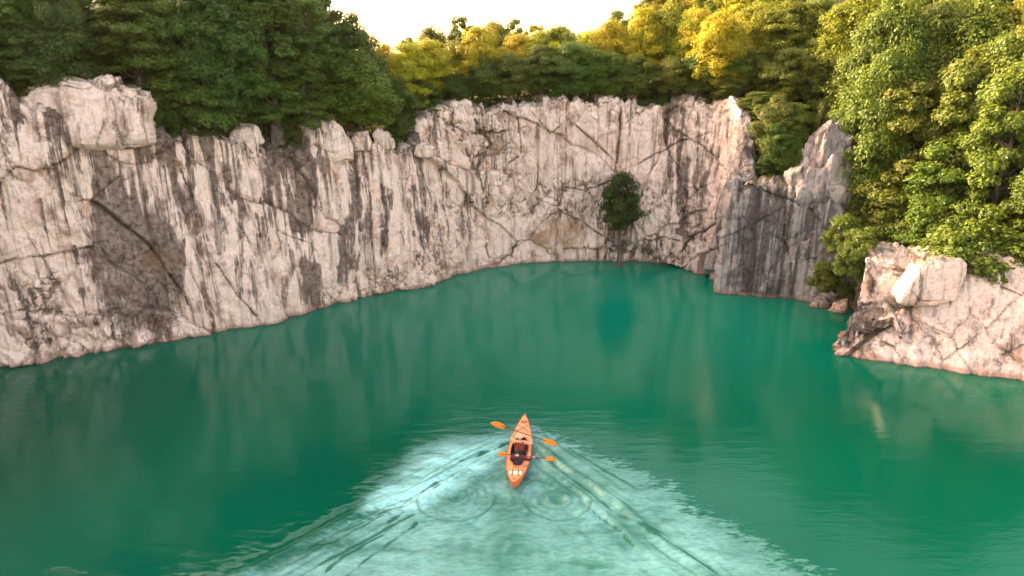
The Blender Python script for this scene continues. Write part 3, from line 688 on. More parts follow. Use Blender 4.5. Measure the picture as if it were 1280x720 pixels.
# left cliff
for a_, b_ in ((238, -40), (306, -60), (372, -40), (398, -10), (130, -60)): plant(a_, b_, shoreY(a_)+2.7, 74, 'pole', 'mid' if a_ != 306 else 'deep', 'L1')
plant(24, 2, shoreY(24)+4.2, 120, 'round', 'mid', 'L1')
row(75, 400, 7, 3.2, 108, [(70, -30), (400, -30)], ['tier', 'tall', 'round'], ['dark', 'dark', 'deep', 'mid'], 'L1')
row(-60, 420, 9, 6.5, 110, [(-60, -60), (350, -60), (420, -30)], ['tall', 'tier', 'round'], ['dark', 'deep', 'dark'], 'L2')
row(-60, 400, 7, 11, 110, [(-60, -110), (400, -90)], ['tall', 'round'], ['deep', 'dark'], 'L3')
plant(422, 4, shoreY(422)+7.0, 72, 'sparse', 'olive', 'L2'); plant(446, 10, shoreY(446)+5.5, 78, 'round', 'mid', 'L2'); plant(398, -30, shoreY(398)+9.0, 80, 'sparse', 'deep', 'L2')
plant(452, 60, shoreY(452)+3.4, 100, 'round', 'fresh', 'L1'); plant(405, 40, shoreY(405)+3.0, 80, 'tier', 'mid', 'L1')
row(60, 300, 10, 2.7, 46, [(60, 110), (100, 118), (235, 128), (300, 146)], ['shrub'], ['dark', 'deep', 'mid'], 'LS', minh=.9)
row(300, 500, 8, 2.5, 44, [(300, 150), (360, 150), (400, 152), (500, 160)], ['shrub'], ['dark', 'mid', 'rust'], 'LS', minh=.8)
# back cliff
plant(500, 92, shoreY(500)+2.8, 60, 'round', 'mid', 'B1'); plant(536, 98, shoreY(536)+2.8, 62, 'tier', 'deep', 'B1'); plant(570, 84, shoreY(570)+2.8, 60, 'round', 'deep', 'B1')
row(585, 885, 9, 2.9, 64, [(585, 66), (640, 64), (700, 60), (800, 62), (880, 55)], ['round'], ['fresh', 'mid', 'olive', 'mid'], 'B1')
row(470, 900, 14, 6.0, 64, [(470, 44), (530, 46), (580, 38), (640, 32), (700, 36), (750, 26), (790, 14), (900, 4)], ['round'], ['lime', 'yellow', 'gold', 'gold'], 'B2')
row(490, 900, 11, 10.0, 52, [(490, 40), (560, 34), (640, 28), (700, 36), (760, 20), (810, -6), (900, -20)], ['round', 'sparse', 'sparse'], ['gold', 'yellow', 'lime'], 'B3')
plant(577, 14, shoreY(577)+8, 44, 'sparse', 'olive', 'B3'); plant(641, 18, shoreY(641)+8, 40, 'sparse', 'lime', 'B3'); plant(515, 42, shoreY(515)+8, 40, 'sparse', 'olive', 'B3')
plant(590, 40, shoreY(590)+5, 50, 'round', 'gold', 'B2')
plant(800, 18, shoreY(800)+5.5, 60, 'round', 'gold', 'B2'); plant(868, 8, shoreY(868)+6.5, 60, 'round', 'gold', 'B2')
row(790, 1000, 7, 17, 72, [(790, 4), (850, -24), (1000, -40)], ['round'], ['gold', 'yellow', 'lime'], 'B4')
row(480, 900, 9, 2.4, 30, [(480, 170), (540, 160), (600, 122), (900, 116)], ['shrub'], ['dark', 'olive', 'rust'], 'BS', minh=.6, jt=4)
# ledge above the grey buttress
row(893, 990, 5, 3.6, 56, [(893, 120), (985, 120)], ['round', 'tier'], ['olive', 'mid', 'fresh'], 'C1')
plant(908, 152, shoreY(908)+2.0, 46, 'round', 'olive', 'C1'); plant(900, 128, shoreY(900)+3.0, 44, 'round', 'fresh', 'C1'); plant(935, 150, shoreY(935)+3.2, 52, 'round', 'olive', 'C1'); plant(968, 140, shoreY(968)+2.6, 50, 'round', 'mid', 'C1'); plant(985, 165, shoreY(985)+2.2, 30, 'round', 'mid', 'C1'); plant(915, 185, shoreY(915)+1.9, 30, 'shrub', 'fresh', 'CS', 1.0)
row(905, 990, 4, 1.6, 26, [(905, 205), (985, 210)], ['shrub'], ['mid', 'olive', 'fresh'], 'CS', minh=.6, jt=4)
row(890, 1090, 6, 7.5, 84, [(890, 60), (1060, 50)], ['round'], ['lime', 'fresh', 'lime'], 'C2')
plant(925, 12, shoreY(925)+11, 66, 'round', 'gold', 'C2'); 
row(890, 1110, 6, 12, 90, [(900, 15), (1090, -10)], ['round'], ['lime', 'yellow'], 'C3')
plant(1048, 108, shoreY(1040)+6.5, 76, 'round', 'lime', 'C2'); plant(1020, 128, shoreY(1020)+5.0, 26, 'shrub', 'olive', 'CS', .8)
# right bank and hillside
plant(1075, 232, shoreY(1075)+4.6, 92, 'round', 'fresh', 'D1', 2.5); plant(1118, 182, shoreY(1118)+3.6, 120, 'round', 'fresh', 'D1'); plant(1180, 150, shoreY(1180)+3.6, 128, 'tier', 'fresh', 'D1'); plant(1262, 158, shoreY(1262)+3.4, 120, 'round', 'mid', 'D1')
plant(1225, 62, shoreY(1225)+5.5, 118, 'tier', 'lime', 'D1')
row(1075, 1310, 6, 7.5, 120, [(1085, 110), (1150, 60), (1260, 12), (1310, 0)], ['round', 'tier'], ['lime', 'lime', 'fresh'], 'D2')
row(1010, 1310, 6, 12.5, 116, [(1010, 60), (1100, 10), (1310, -50)], ['round'], ['lime', 'yellow', 'fresh'], 'D3')
row(1000, 1310, 6, 18, 110, [(1010, 10), (1310, -90)], ['round', 'tall'], ['yellow', 'lime'], 'D4')
row(1040, 1085, 4, 3.4, 60, [(1040, 285), (1085, 270)], ['shrub'], ['fresh', 'mid', 'olive'], 'DS', minh=1.2)
row(1085, 1300, 9, 2.6, 70, [(1085, 296), (1200, 292), (1300, 296)], ['shrub'], ['mid', 'fresh', 'deep'], 'DT', minh=1.2, jt=6)
row(1075, 1300, 10, 3.8, 92, [(1075, 272), (1200, 268), (1300, 270)], ['shrub'], ['mid', 'fresh', 'lime'], 'DS', minh=1.6, jt=8)
for (px, py, w_, z, colr) in ((1052, 292, 56, 4.6, 'fresh'), (1064, 318, 50, 3.6, 'mid'), (1046, 340, 44, 2.2, 'mid'), (1030, 330, 40, 2.4, 'olive'), (1076, 285, 50, 4.6, 'lime')):
    Y = 38.3 if px < 1060 else 36.5
    o0 = len(TREES); X = x_at(Y, z, px); cm, tm, Hp, Wp = rng0.choice(PROTO['shrub'])
    o = empty('shrub', (X, Y, z-.4), rng0.uniform(0, 6)); k = w_/F*Y/Wp; o.scale = (k, k, k*1.0)
    a = bpy.data.objects.new('foliage', cm); b = bpy.data.objects.new('stems', tm)
    for c_ in (a, b): COL.objects.link(c_); c_.parent = o
    a.color = COLS[colr]+(1,); TREES.append((o, 'ES', px, 'shrub', colr, 'shrub'))
# labels: each names colour, shape, the rock it stands on and its place in its row
ZN = {'L1': ('in the front row on the left cliff', 'trees in the front row on the left cliff'), 'L2': ('in the second row on the left cliff', 'trees in the second row on the left cliff'), 'L3': ('at the back of the left wood', 'trees at the back of the left wood'),
      'LS': ('along the left cliff rim', 'shrubs along the left cliff rim'), 'B1': ('in the front row above the back cliff', 'trees in the front row above the back cliff'), 'B2': ('in the second row above the back cliff', 'trees in the second row above the back cliff'),
      'B3': ('on the skyline behind the back cliff', 'trees on the skyline behind the back cliff'), 'B4': ('high on the slope behind the back cliff', 'trees high on the slope behind the back cliff'), 'BS': ('along the back cliff rim', 'shrubs along the back cliff rim'),
      'C1': ('on the ledge above the grey buttress', 'trees on the ledge above the grey buttress'), 'CS': ('by the grey buttress top', 'shrubs on the grey buttress top'), 'C2': ('on the slope behind the grey pinnacle', 'trees behind the grey pinnacle'),
      'C3': ('higher up behind the grey pinnacle', 'trees higher up behind the grey pinnacle'), 'D1': ('directly above the right bank rocks', 'trees directly above the right bank rocks'), 'D2': ('in the second row up the right slope', 'trees in the second row up the right slope'),
      'D3': ('in the third row up the right slope', 'trees in the third row up the right slope'), 'D4': ('at the top of the right slope', 'trees at the top of the right slope'), 'DT': ('at the very edge of the right bank rocks', 'shrubs at the very edge of the right bank rocks'), 'DS': ('on top of the right bank rocks', 'shrubs on top of the right bank rocks'), 'ES': ('hanging over the cove by the grey buttress', 'shrubs hanging over the cove')}
ORD = ['leftmost', 'second from left', 'third from left', 'fourth from left', 'fifth from left', 'sixth from left', 'seventh from left', 'eighth from left', 'ninth from left', 'tenth from left', 'eleventh from left', 'twelfth from left', 'thirteenth from left', 'fourteenth from left', 'fifteenth from left', 'sixteenth from left', 'seventeenth from left', 'eighteenth from left', 'nineteenth from left']
for zn, (where, grp) in ZN.items():
    L_ = sorted([q for q in TREES if q[1] == zn], key=lambda q: q[2])
    for i, (o, _, px, style, colr, nm) in enumerate(L_):
        props(o, '%s %s %s %s %s' % (SHAPE[style], WORD[colr], nm, ORD[i] if i < len(L_)-1 else 'rightmost', where.replace('in the ', 'in ')), nm, grp)
# the lone tree growing out of a ledge low on the back cliff
Yc = shoreY(775)-.9
cm, tm, Hp, Wp = tree_meshes(77, 7, 3.6, 'pole', 44, 420, .075)
o = empty('tree', (x_at(Yc, 1, 774), Yc-.1, .15), 0, label='lone dark green tree growing low against the face of the back cliff', cat='tree')
hh_ = z_at(Yc, 213)-.15; o.scale = (.92, .92, hh_/7)
a = link('crown', cm, None, o); a.color = (.035, .062, .014, 1); b = link('trunk', tm, None, o)
# undergrowth carpet
rg = np.random.RandomState(9)
n = 90000; si = rg.randint(i_of(1), i_end, n); dd = PR[si, 1]+1.0+rg.uniform(0, 1, n)**1.5*7
X = bxs[si]+nx[si]*dd+rg.normal(0, .3, n); Y = bys[si]+ny[si]*dd+rg.normal(0, .3, n)
Z = H(X, Y); clump = vnoise(X*1.1, Y*1.1, seed=66); ok = (Z > .5) & (clump > .38)
X, Y, Z, clump = X[ok], Y[ok], Z[ok], clump[ok]
V, Fc, var = leaf_quads(rg, np.stack([X, Y, Z+rg.uniform(0, 1, len(X))*(clump-.3)*1.3], 1), rg.normal(size=(len(X), 3))*.6+np.array([0, 0, 1]), .10)
o = link('undergrowth', mesh_np('undergrowth', V, Fc, dict(var=var)), LEAF); o.color = (.06, .085, .02, 1); props(o, kind='stuff')
o['label'] = 'low leafy undergrowth covering the ground behind the cliff rims'; o['category'] = 'undergrowth'
# ------------------------------------------------------------------ kayak, paddlers, paddles
M_HULL = simple_mat('orange_hull', (.66, .13, .02), .28, .22, 5, .5)
M_DECK = simple_mat('faded_orange_deck', (.66, .25, .08), .32, .18, 4, .5)
M_TRIM = simple_mat('cockpit_rim', (.50, .10, .03), .5)
M_IN = simple_mat('cockpit_inside', (.13, .035, .02), .8)
M_SEAT = simple_mat('seat_foam', (.035, .03, .03), .8)
M_BLADE = simple_mat('orange_blade', (.90, .30, .01), .35, .08)
M_SHAFT = simple_mat('brown_shaft', (.12, .05, .02), .4)
M_SKIN = simple_mat('skin', (.50, .27, .18), .55)
M_MAROON = simple_mat('maroon_vest', (.10, .012, .016), .8, .25, 20)
M_RED = simple_mat('red_vest', (.26, .035, .025), .8, .25, 20)
M_DARK = simple_mat('dark_cloth', (.03, .022, .028), .85, .25, 20)
M_ORSH = simple_mat('orange_shirt', (.80, .34, .16), .8, .2, 20)
M_HAIR = simple_mat('black_hair', (.012, .009, .008), .6, .3, 30)
M_CAP = simple_mat('cream_cap', (.66, .42, .24), .8, .12, 20)
M_BAG = simple_mat('cream_dry_bag', (.76, .66, .46), .6, .12, 12)
M_STRAP = simple_mat('strap', (.06, .035, .03), .7)
M_WHITE = simple_mat('eye_white', (.8, .78, .75), .3)
M_LIP = simple_mat('lip', (.40, .13, .10), .5)
RZ = -math.atan2(ax[0], ax[1])
MW = Matrix.Translation((KC[0], KC[1], 0)) @ Matrix.Rotation(RZ, 4, 'Z'); MI = MW.inverted()
kayak = empty('kayak', (KC[0], KC[1], 0), RZ, label='orange two-seat kayak with pointed ends leaving a wide wake on the green lake', cat='kayak')
HL = KL/2
def beam(t_): return .445*(1-abs(t_)**2.3)**.85*(1-.10*t_)
def sheer(t_): return .24+.20*abs(t_)**3.2
def keel(t_): return -.11+.34*abs(t_)**7
def hull_bm():
    bm = bmesh.new(); rows = []
    for i in range(61):
        t_ = -1+2*i/60; b_ = max(beam(t_), .006); r = []
        for k in range(17):
            a = math.pi*k/16-math.pi/2
            x = b_*math.copysign(abs(math.sin(a))**.75, math.sin(a)); z = keel(t_)+(sheer(t_)-keel(t_))*(1-abs(math.cos(a))**1.0)
            r.append(bm.verts.new((x, t_*HL, z)))
        rows.append(r)
    for a, b in zip(rows[:-1], rows[1:]):
        for k in range(16): bm.faces.new((a[k], a[k+1], b[k+1], b[k]))
    bmesh.ops.recalc_face_normals(bm, faces=bm.faces); return bm
from_bm('hull', hull_bm(), M_HULL, kayak)
CO0, CO1 = -.47, .36      # cockpit opening in t
def opening(t_):
    u = (t_-CO0)/(CO1-CO0)
    return 0 if u <= 0 or u >= 1 else .335*(math.sin(math.pi*u)**.38)
bm = bmesh.new(); inner = []
for sgn in (-1, 1):
    rows = []
    for i in range(121):
        t_ = -1+2*i/120; b_ = max(beam(t_), .006)-.002; o_ = min(opening(t_), b_*.82); r = []
        for k in range(7):
            x = o_+(b_-o_)*k/6; q = x/b_
            r.append(bm.verts.new((sgn*x, t_*HL, sheer(t_)+.004+.07*(1-q*q)*(1-.5*abs(t_)))))
        rows.append(r)
    for a, b in zip(rows[:-1], rows[1:]):
        for k in range(6):
            bm.faces.new((a[k], a[k+1], b[k+1], b[k]) if sgn > 0 else (a[k+1], a[k], b[k], b[k+1]))
bmesh.ops.remove_doubles(bm, verts=bm.verts, dist=.0005); bmesh.ops.recalc_face_normals(bm, faces=bm.faces)
from_bm('deck', bm, M_DECK, kayak)
def tube_obj(name, pts, r, mat, parent, n=8, closed=False):
    pts = [np.array(p_, float) for p_ in pts]
    if closed: pts = pts+[pts[0]]
    v, f = tube_np(pts, [r]*len(pts) if np.isscalar(r) else r, n)
    return link(name, mesh_np(name, v, f), mat, parent, True)
rim = []
for i in range(41):
    t_ = CO0+.004+(CO1-CO0-.008)*i/40; o_ = opening(t_); rim.append((o_, t_*HL, sheer(t_)+.085*(1-.5*abs(t_))-.01))
tube_obj('cockpit_rim', rim+[(-x, y, z) for x, y, z in rim[::-1]], .018, M_TRIM, kayak, closed=True)
bm = bmesh.new(); rows = []
for i in range(31):
    t_ = CO0-.03+(CO1-CO0+.06)*i/30; b_ = max(beam(t_), .01)-.03; rows.append([bm.verts.new((b_*math.sin(math.pi*(k/8-.5)), t_*HL, -.06+.26*(1-math.cos(math.pi*(k/8-.5))))) for k in range(9)])
for a, b in zip(rows[:-1], rows[1:]):
    for k in range(8): bm.faces.new((a[k], a[k+1], b[k+1], b[k]))
from_bm('cockpit_liner', bm, M_IN, kayak)
def rbox(name, loc, size, mat, parent, bev=.03, rx=0, seg_=3, rz=0):
    bm = bmesh.new(); bmesh.ops.create_cube(bm, size=1)
    for v in bm.verts: v.co = Vector((v.co.x*size[0], v.co.y*size[1], v.co.z*size[2]))
    bmesh.ops.bevel(bm, geom=bm.edges[:], offset=bev, segments=seg_, affect='EDGES', profile=.6)
    bm.transform(Matrix.Translation(loc) @ Matrix.Rotation(rz, 4, 'Z') @ Matrix.Rotation(rx, 4, 'X'))
    return from_bm(name, bm, mat, parent)
for sgn in (-1, 1):
    tube_obj('gunwale', [(sgn*max(beam(t_), .006), t_*HL, sheer(t_)) for t_ in [-.99+1.98*i/60 for i in range(61)]], .017, M_TRIM, kayak, 6)
for y_, r_ in ((1.95, .12),):
    bm = bmesh.new(); bmesh.ops.create_cone(bm, segments=28, radius1=r_, radius2=r_*.86, depth=.03, cap_ends=True); bm.transform(Matrix.Translation((0, y_, sheer(y_/HL)+.065)))
    from_bm('hatch', bm, M_TRIM, kayak, False)
# deck lines and carry handles
for y0, y1 in ((1.25, 1.75), (-1.95, -1.5)):
    zz0 = sheer(y0/HL)+.06; zz1 = sheer(y1/HL)+.055
    b0, b1 = beam(y0/HL)*.75, beam(y1/HL)*.75
    tube_obj('bungee_cord', [(-b0, y0, zz0-.01), (0, (y0+y1)/2, (zz0+zz1)/2+.025), (b1, y1, zz1-.01)], .008, M_STRAP, kayak, 6)
    tube_obj('bungee_cord', [(b0, y0, zz0-.01), (0, (y0+y1)/2, (zz0+zz1)/2+.028), (-b1, y1, zz1-.01)], .008, M_STRAP, kayak, 6)
for t_ in (-.93, .93):
    tube_obj('carry_handle', [(-.03, t_*HL, sheer(t_)+.03), (-.02, t_*HL, sheer(t_)+.08), (.02, t_*HL, sheer(t_)+.08), (.03, t_*HL, sheer(t_)+.03)], .010, M_STRAP, kayak, 6)
# paddles: grip line ends taken from where the blades are
def W2L(px, py, z):
    g = ground(px, py, z); return MI @ Vector((g[0], g[1], z))
def paddle(bl, br, zl, zr, label, bs=1.0):
    a = W2L(*bl, zl); b = W2L(*br, zr); c_ = (a+b)/2; d_ = (b-a); Lp = d_.length; d_.normalize()
    root = empty('paddle', MW @ c_, 0, label=label, cat='paddle', group='paddles held across the kayak')
    rotq = (MW.to_3x3() @ d_).to_track_quat('X', 'Z'); root.rotation_mode = 'QUATERNION'; root.rotation_quaternion = rotq
    h = Lp/2
    tube_obj('shaft', [(-h+.05, 0, 0), (-h/2, 0, 0), (h/2, 0, 0), (h-.05, 0, 0)], (.018), M_SHAFT, root, 10)
    for sgn in (-1, 1):
        bm = bmesh.new(); rows = []
        for i in range(15):
            u = i/14; x = sgn*(h-.30+.58*u*bs); wd = .125*bs*math.sin(math.pi*min(1, u*.86+.12))**.55*(1 if u < .97 else .6)
            rows.append([bm.verts.new((x, wd*(k/3-1), .022*(1-abs(k/3-1))+.03*math.sin(math.pi*u)-.02+(.006 if False else 0))) for k in range(7)])
        fs = []
        for p_, q_ in zip(rows[:-1], rows[1:]):
            for k in range(6): fs.append(bm.faces.new((p_[k], p_[k+1], q_[k+1], q_[k])))
        bmesh.ops.solidify(bm, geom=fs, thickness=.008); bmesh.ops.recalc_face_normals(bm, faces=bm.faces)
        bm.transform(Matrix.Rotation(R(28), 4, 'X'))
        from_bm('blade', bm, M_BLADE, root)
    return c_, d_, Lp
pf = paddle((622, 531), (688, 553), 1.0, .42, 'front paddle with orange blades, its left blade raised high over the water')
pr = paddle((625, 567), (691, 574), .40, .36, 'rear paddle with orange blades held low and level across the kayak', .72)
def fingers(sk, pal, wrist, s_, inw):
    """sk.add(pos, radius, parent); fingers curl round the shaft (direction s_) at pal"""
    up = (pal-wrist).normalized(); fw = s_.cross(up).normalized()
    if fw.y < 0: fw = -fw
    for i, (off, ln) in enumerate(((-.030, .9), (-.010, 1.0), (.011, .95), (.031, .78))):
        b0 = pal+s_*off+fw*.004-up*.008
        k0 = b0+up*.030*ln+fw*.018; k1 = k0+fw*.030*ln-up*.008; k2 = k1-up*.026*ln-fw*.006
        p_ = sk.add(b0, .010, sk.palm); p_ = sk.add(k0, .0095, p_); p_ = sk.add(k1, .009, p_); sk.add(k2, .0075, p_)
    b0 = pal+s_*inw*.040-up*.03; p_ = sk.add(b0, .011, sk.wr); p_ = sk.add(b0+fw*.032+up*.002, .010, p_); sk.add(b0+fw*.048+up*.016-s_*inw*.018, .009, p_)
class Sk:
    def __init__(s): s.v, s.r, s.e = [], [], []
    def add(s, p_, r, par=None):
        s.v.append(Vector(p_)); s.r.append(r); i = len(s.v)-1
        if par is not None: s.e.append((par, i))
        return i
def person(pd, seat_y, label, front):
    c_, d_, Lp = pd
    O = Vector((0, seat_y, .06)); f_ = .10 if front else .07
    sk = Sk(); a = sk.add
    pel = a(O+Vector((0, 0, .11)), (.145, .115)); wa = a(O+Vector((0, f_*.3, .25)), (.128, .10), pel); ch = a(O+Vector((0, f_*.7, .40)), (.158, .115), wa)
    sh = a(O+Vector((0, f_, .515)), (.13, .085), ch); nk = a(O+Vector((0, f_+.02, .60)), .054, sh)
    hb = a(O+Vector((0, f_+.035, .665)), .070, nk); hm = a(O+Vector((0, f_+.045, .735)), .088, hb); a(O+Vector((0, f_+.035, .80)), .072, hm)
    for sg in (-1, 1): a(O+Vector((sg*.088, f_+.035, .725)), .017, hm)         # ears
    for sg in (-1, 1):
        hip = a(O+Vector((sg*.10, .05, .08)), .085, pel); kn = a(O+Vector((sg*.20, .44, .24 if front else .22)), .062, hip)
        an = a(O+Vector((sg*.14, .80, .06)), .042, kn); a(O+Vector((sg*.15, .86, .15)), .035, an)
        S_ = O+Vector((sg*.185, f_, .505)); sv = a(S_, .062, sh)
        grip = c_+d_*(sg*.33)*(1 if d_.x > 0 else -1)
        back = (S_-grip).normalized(); wr = grip+back*.075
        l1, l2 = .30, .27; D = (wr-S_); L_ = min(D.length, l1+l2-.005)
        if D.length > L_: wr = S_+D.normalized()*L_
        ca = (l1*l1+L_*L_-l2*l2)/(2*l1*L_); dn = D.normalized(); pole = Vector((sg*.75, -.15, -.75)); pole = (pole-dn*pole.dot(dn)).normalized()
        E_ = S_+dn*l1*ca+pole*l1*math.sqrt(max(0, 1-ca*ca))
        m1 = a((S_+E_)/2, .050, sv); el = a(E_, .040, m1); fm_ = a((E_*.6+wr*.4), .040, el); w_ = a(wr, .027, fm_)
        pal = wr+(grip-wr).normalized()*.055; pi_ = a(pal, .026, w_); sk.palm = pi_; sk.wr = w_
        fingers(sk, pal, wr, d_, -sg)
    me = bpy.data.meshes.new('skeleton'); me.from_pydata([tuple(v) for v in sk.v], sk.e, []); me.update()
    ob = bpy.data.objects.new('skeleton', me); COL.objects.link(ob)
    md = ob.modifiers.new('skin', 'SKIN'); md.use_smooth_shade = True; md.branch_smoothing = .4
    if not me.skin_vertices: 
        me.attributes  # created with the modifier below
    bpy.context.view_layer.objects.active = ob
    if not me.skin_vertices:
        bpy.ops.mesh.customdata_skin_add()
    for i, sv in enumerate(me.skin_vertices[0].data):
        sv.radius = sk.r[i] if isinstance(sk.r[i], tuple) else (sk.r[i], sk.r[i]); sv.use_root = (i == 0)
    ss = ob.modifiers.new('sub', 'SUBSURF'); ss.levels = 2; ss.render_levels = 2
    dg = bpy.context.evaluated_depsgraph_get(); body = bpy.data.meshes.new_from_object(ob.evaluated_get(dg))
    bpy.data.objects.remove(ob); body.name = 'body'
    n = len(body.vertices); V = np.empty(n*3, np.float32); body.vertices.foreach_get('co', V); V = V.reshape(-1, 3)
    Nv = np.array([v.normal[:] for v in body.vertices])
    # face: nose, brow, chin
    hc = np.array(O)+np.array([0, f_+.045, .715])
    nose = hc+np.array([0, .088, -.005]); w_ = np.exp(-((V-nose)**2/np.array([.016, .04, .022])**2).sum(1)); V[:, 1] += .024*w_
    chin = hc+np.array([0, .07, -.075]); w_ = np.exp(-((V-chin)**2/np.array([.03, .04, .02])**2).sum(1)); V[:, 1] += .012*w_
    body.vertices.foreach_set('co', V.ravel()); body.update()
    for m in list(body.materials): pass
    body.materials.clear(); body.materials.append(M_SKIN)
    body.polygons.foreach_set('use_smooth', [True]*len(body.polygons))
    rootv = bpy.data.objects.new('person', body); COL.objects.link(rootv); rootv.location = MW.translation; rootv.rotation_euler = (0, 0, RZ)
    props(rootv, label, 'person', 'people paddling the kayak')
    Fq = [tuple(p_.vertices) for p_ in body.polygons]; L0 = V-np.array(O)
    def shell(name, sel, off, mat):
        keep = [f for f in Fq if all(sel[i] for i in f)]; used = sorted({i for f in keep for i in f}); mp = {u: k for k, u in enumerate(used)}
        m = bpy.data.meshes.new(name); m.from_pydata([tuple(V[u]+Nv[u]*off) for u in used], [], [tuple(mp[i] for i in f) for f in keep]); m.update()
        o_ = link(name, m, mat, rootv, True); s_ = o_.modifiers.new('thickness', 'SOLIDIFY'); s_.thickness = .006; s_.offset = 1
        return o_
    ad = np.abs(L0[:, 0]); torso = (L0[:, 2] > .10) & (L0[:, 2] < .575) & (ad < .20) & (L0[:, 1] < .30)
    hands = np.zeros(n, bool)
    for sg in (-1, 1):
        g = np.array(c_+d_*(sg*.33)); hands |= np.linalg.norm(V-g, axis=1) < .17
    armz = (L0[:, 2] > .10) & (L0[:, 2] < .585) & ~hands & ~((L0[:, 1] > .12) & (L0[:, 2] < .33) & (ad < .27))
    shell('shirt', armz, .010, M_ORSH if front else M_MAROON)
    shell('trousers', (L0[:, 2] < .32) & ((L0[:, 1] < .74)) & ~hands & (ad < .28), .012, M_DARK)
    shell('vest', (L0[:, 2] > .16) & (L0[:, 2] < .55) & (ad < .175) & (L0[:, 1] < .27) & (L0[:, 1] > -.2), .034, M_RED if front else M_DARK)
    hz = L0[:, 2]; hy = L0[:, 1]-f_-.04
    shell('hair', (hz > .675) & ~((hy > .035) & (hz < .765)) & (hz < .95), .013, M_HAIR)
    for sg in (-1, 1):
        bm = bmesh.new(); bmesh.ops.create_uvsphere(bm, u_segments=10, v_segments=8, radius=.012); bm.transform(Matrix.Translation(Vector(hc)+Vector((sg*.031, .078, .015))))
        from_bm('eye', bm, M_WHITE, rootv)
    bm = bmesh.new(); bmesh.ops.create_uvsphere(bm, u_segments=10, v_segments=8, radius=.012); bm.transform(Matrix.Translation(Vector(hc)+Vector((0, .082, -.042))) @ Matrix.Diagonal((1.8, .6, .5, 1)))
    from_bm('mouth', bm, M_LIP, rootv)
    if front:
        bm = bmesh.new(); rows = []
        for i in range(9):
            a_ = math.pi/2*i/8
            rows.append([bm.verts.new((.100*math.cos(a_)*math.cos(th), .112*math.cos(a_)*math.sin(th), .098*math.sin(a_))) for th in [2*math.pi*k/24 for k in range(24)]])
        for p_, q_ in zip(rows[:-1], rows[1:]):
            for k in range(24): bm.faces.new((p_[k], p_[(k+1) % 24], q_[(k+1) % 24], q_[k]))
        brim = [[bm.verts.new((r_*math.cos(th), r_*1.06*math.sin(th), -.012*(j))) for th in [2*math.pi*k/24 for k in range(24)]] for j, r_ in enumerate((.100, .132, .155))]
        for p_, q_ in zip(brim[:-1], brim[1:]):
            for k in range(24): bm.faces.new((q_[k], q_[(k+1) % 24], p_[(k+1) % 24], p_[k]))
        bmesh.ops.remove_doubles(bm, verts=bm.verts, dist=.0008); bm.transform(Matrix.Translation(Vector(hc)+Vector((0, -.005, .045))))
        hat = from_bm('sun_hat', bm, M_CAP, rootv); s_ = hat.modifiers.new('thickness', 'SOLIDIFY'); s_.thickness = .006
    return rootv
FY = pf[0].y-.50; RY = pr[0].y-.46
print('paddle', pf[0][:], pf[2], pr[0][:], pr[2], 'kayak length', KL)
person(pf, FY, 'front paddler in a cream sun hat, orange shirt and red vest', True)
person(pr, RY, 'rear paddler with black hair in a maroon shirt and dark vest', False)
for y_ in (FY, RY):
    rbox('seat', (0, y_+.02, .0), (.42, .40, .09), M_SEAT, kayak, .03)
    rbox('seat_back', (0, y_-.20, .17), (.38, .05, .26), M_SEAT, kayak, .02, R(12))
# gear behind the rear paddler
yb = RY-.62
v, f = tube_np([(-.23, yb, .27), (-.20, yb, .28), (-.07, yb+.01, .285), (.07, yb+.01, .285), (.20, yb, .28), (.23, yb, .27)], [.05, .14, .165, .165, .14, .05], 16)
bag = link('dry_bag', mesh_np('dry_bag', v, f), M_BAG, None, True); bag.location = MW.translation; bag.rotation_euler = (0, 0, RZ)
props(bag, 'cream rolled dry bag lying in the kayak behind the rear paddler', 'bag')
for x_ in (-.10, .11):
    tube_obj('strap', [(x_, yb+.01+.172*math.cos(q), .285+.172*math.sin(q)) for q in [2*math.pi*k/20 for k in range(20)]], .014, M_STRAP, bag, 6, True)
tube_obj('carry_strap', [(-.2, yb, .41), (-.1, yb-.03, .475), (.05, yb-.02, .48), (.18, yb, .41)], .010, M_STRAP, bag, 6)
cush = rbox('rear_deck_pad', (0, yb-.22, .245), (.30, .14, .07), M_STRAP, kayak, .02)
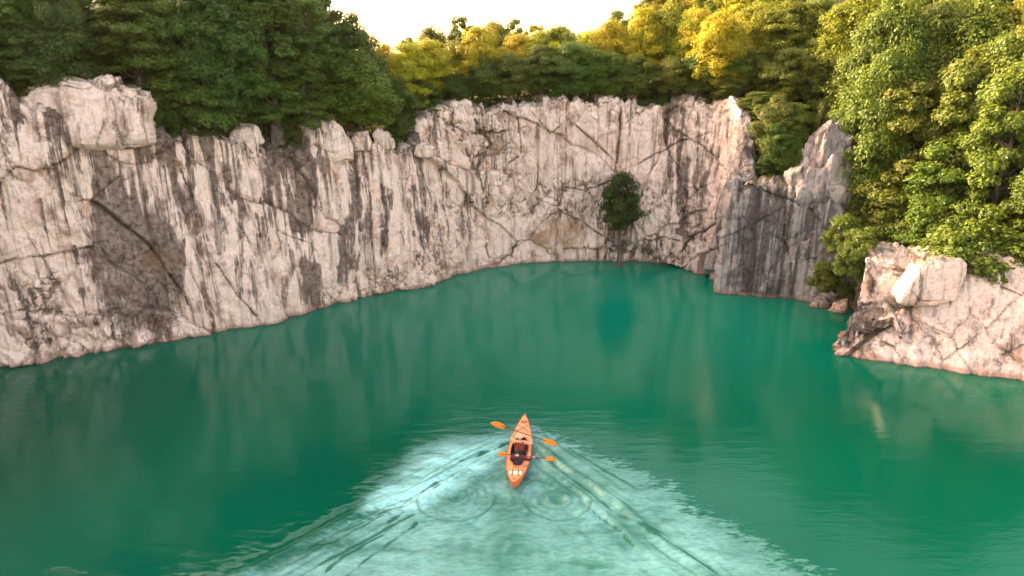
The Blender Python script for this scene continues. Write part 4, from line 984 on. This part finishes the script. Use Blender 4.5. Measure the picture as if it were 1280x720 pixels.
# ------------------------------------------------------------------ world, sun, camera
SUN_EL, SUN_AZ = R(23), R(-58)      # azimuth from +Y, negative to the left
w = bpy.data.worlds.new('World'); SC.world = w; w.use_nodes = True
nt = w.node_tree; nt.nodes.clear()
sky = nt.nodes.new('ShaderNodeTexSky'); sky.sky_type = 'NISHITA'; sky.sun_disc = False
sky.sun_elevation = SUN_EL; sky.sun_rotation = SUN_AZ; sky.air_density = 1.0; sky.dust_density = 3.5; sky.ozone_density = 1.0
bg = nt.nodes.new('ShaderNodeBackground'); bg.inputs['Strength'].default_value = 0.15
wo = nt.nodes.new('ShaderNodeOutputWorld')
warm = nt.nodes.new('ShaderNodeMix'); warm.data_type = 'RGBA'; warm.blend_type = 'MULTIPLY'; warm.inputs[0].default_value = 1; warm.inputs[7].default_value = (1.24, .93, .72, 1)      # warm hazy evening air
nt.links.new(sky.outputs[0], warm.inputs[6]); nt.links.new(warm.outputs[2], bg.inputs[0]); nt.links.new(bg.outputs[0], wo.inputs[0])
ld = bpy.data.lights.new('sun', 'SUN'); ld.energy = 2.4; ld.angle = R(8); ld.color = (1.0, .83, .62)
lo = bpy.data.objects.new('sun', ld); COL.objects.link(lo)
dv = Vector((math.sin(SUN_AZ)*math.cos(SUN_EL), math.cos(SUN_AZ)*math.cos(SUN_EL), math.sin(SUN_EL)))
lo.rotation_euler = dv.to_track_quat('Z', 'Y').to_euler(); lo.location = (-40, 0, 50)
t = NT('haze_air'); v = t.n('ShaderNodeVolumePrincipled'); v.inputs['Color'].default_value = (1.0, .90, .74, 1); v.inputs['Density'].default_value = .00005; v.inputs['Anisotropy'].default_value = .30
t.t.links.new(v.outputs[0], t.out.inputs['Volume'])
bm = bmesh.new(); bmesh.ops.create_cube(bm, size=1); bm.transform(Matrix.Translation((0, 100, 22)) @ Matrix.Diagonal((1210, 1212, 68, 1)))
haze = from_bm('haze', bm, t.m, None, False); props(haze, kind='stuff')
cd = bpy.data.cameras.new('camera'); cd.sensor_width = 36; cd.lens = 36*F/1280; cd.clip_end = 3000; cd.clip_start = .1
co = bpy.data.objects.new('camera', cd); COL.objects.link(co); co.location = (0, 0, CH); co.rotation_euler = (R(90)-PIT, 0, 0)
SC.camera = co
SC.view_settings.view_transform = 'Standard'; SC.view_settings.look = 'None'; SC.view_settings.exposure = 2.88; SC.view_settings.gamma = 1
SC.cycles.max_bounces = 6; SC.cycles.transparent_max_bounces = 4
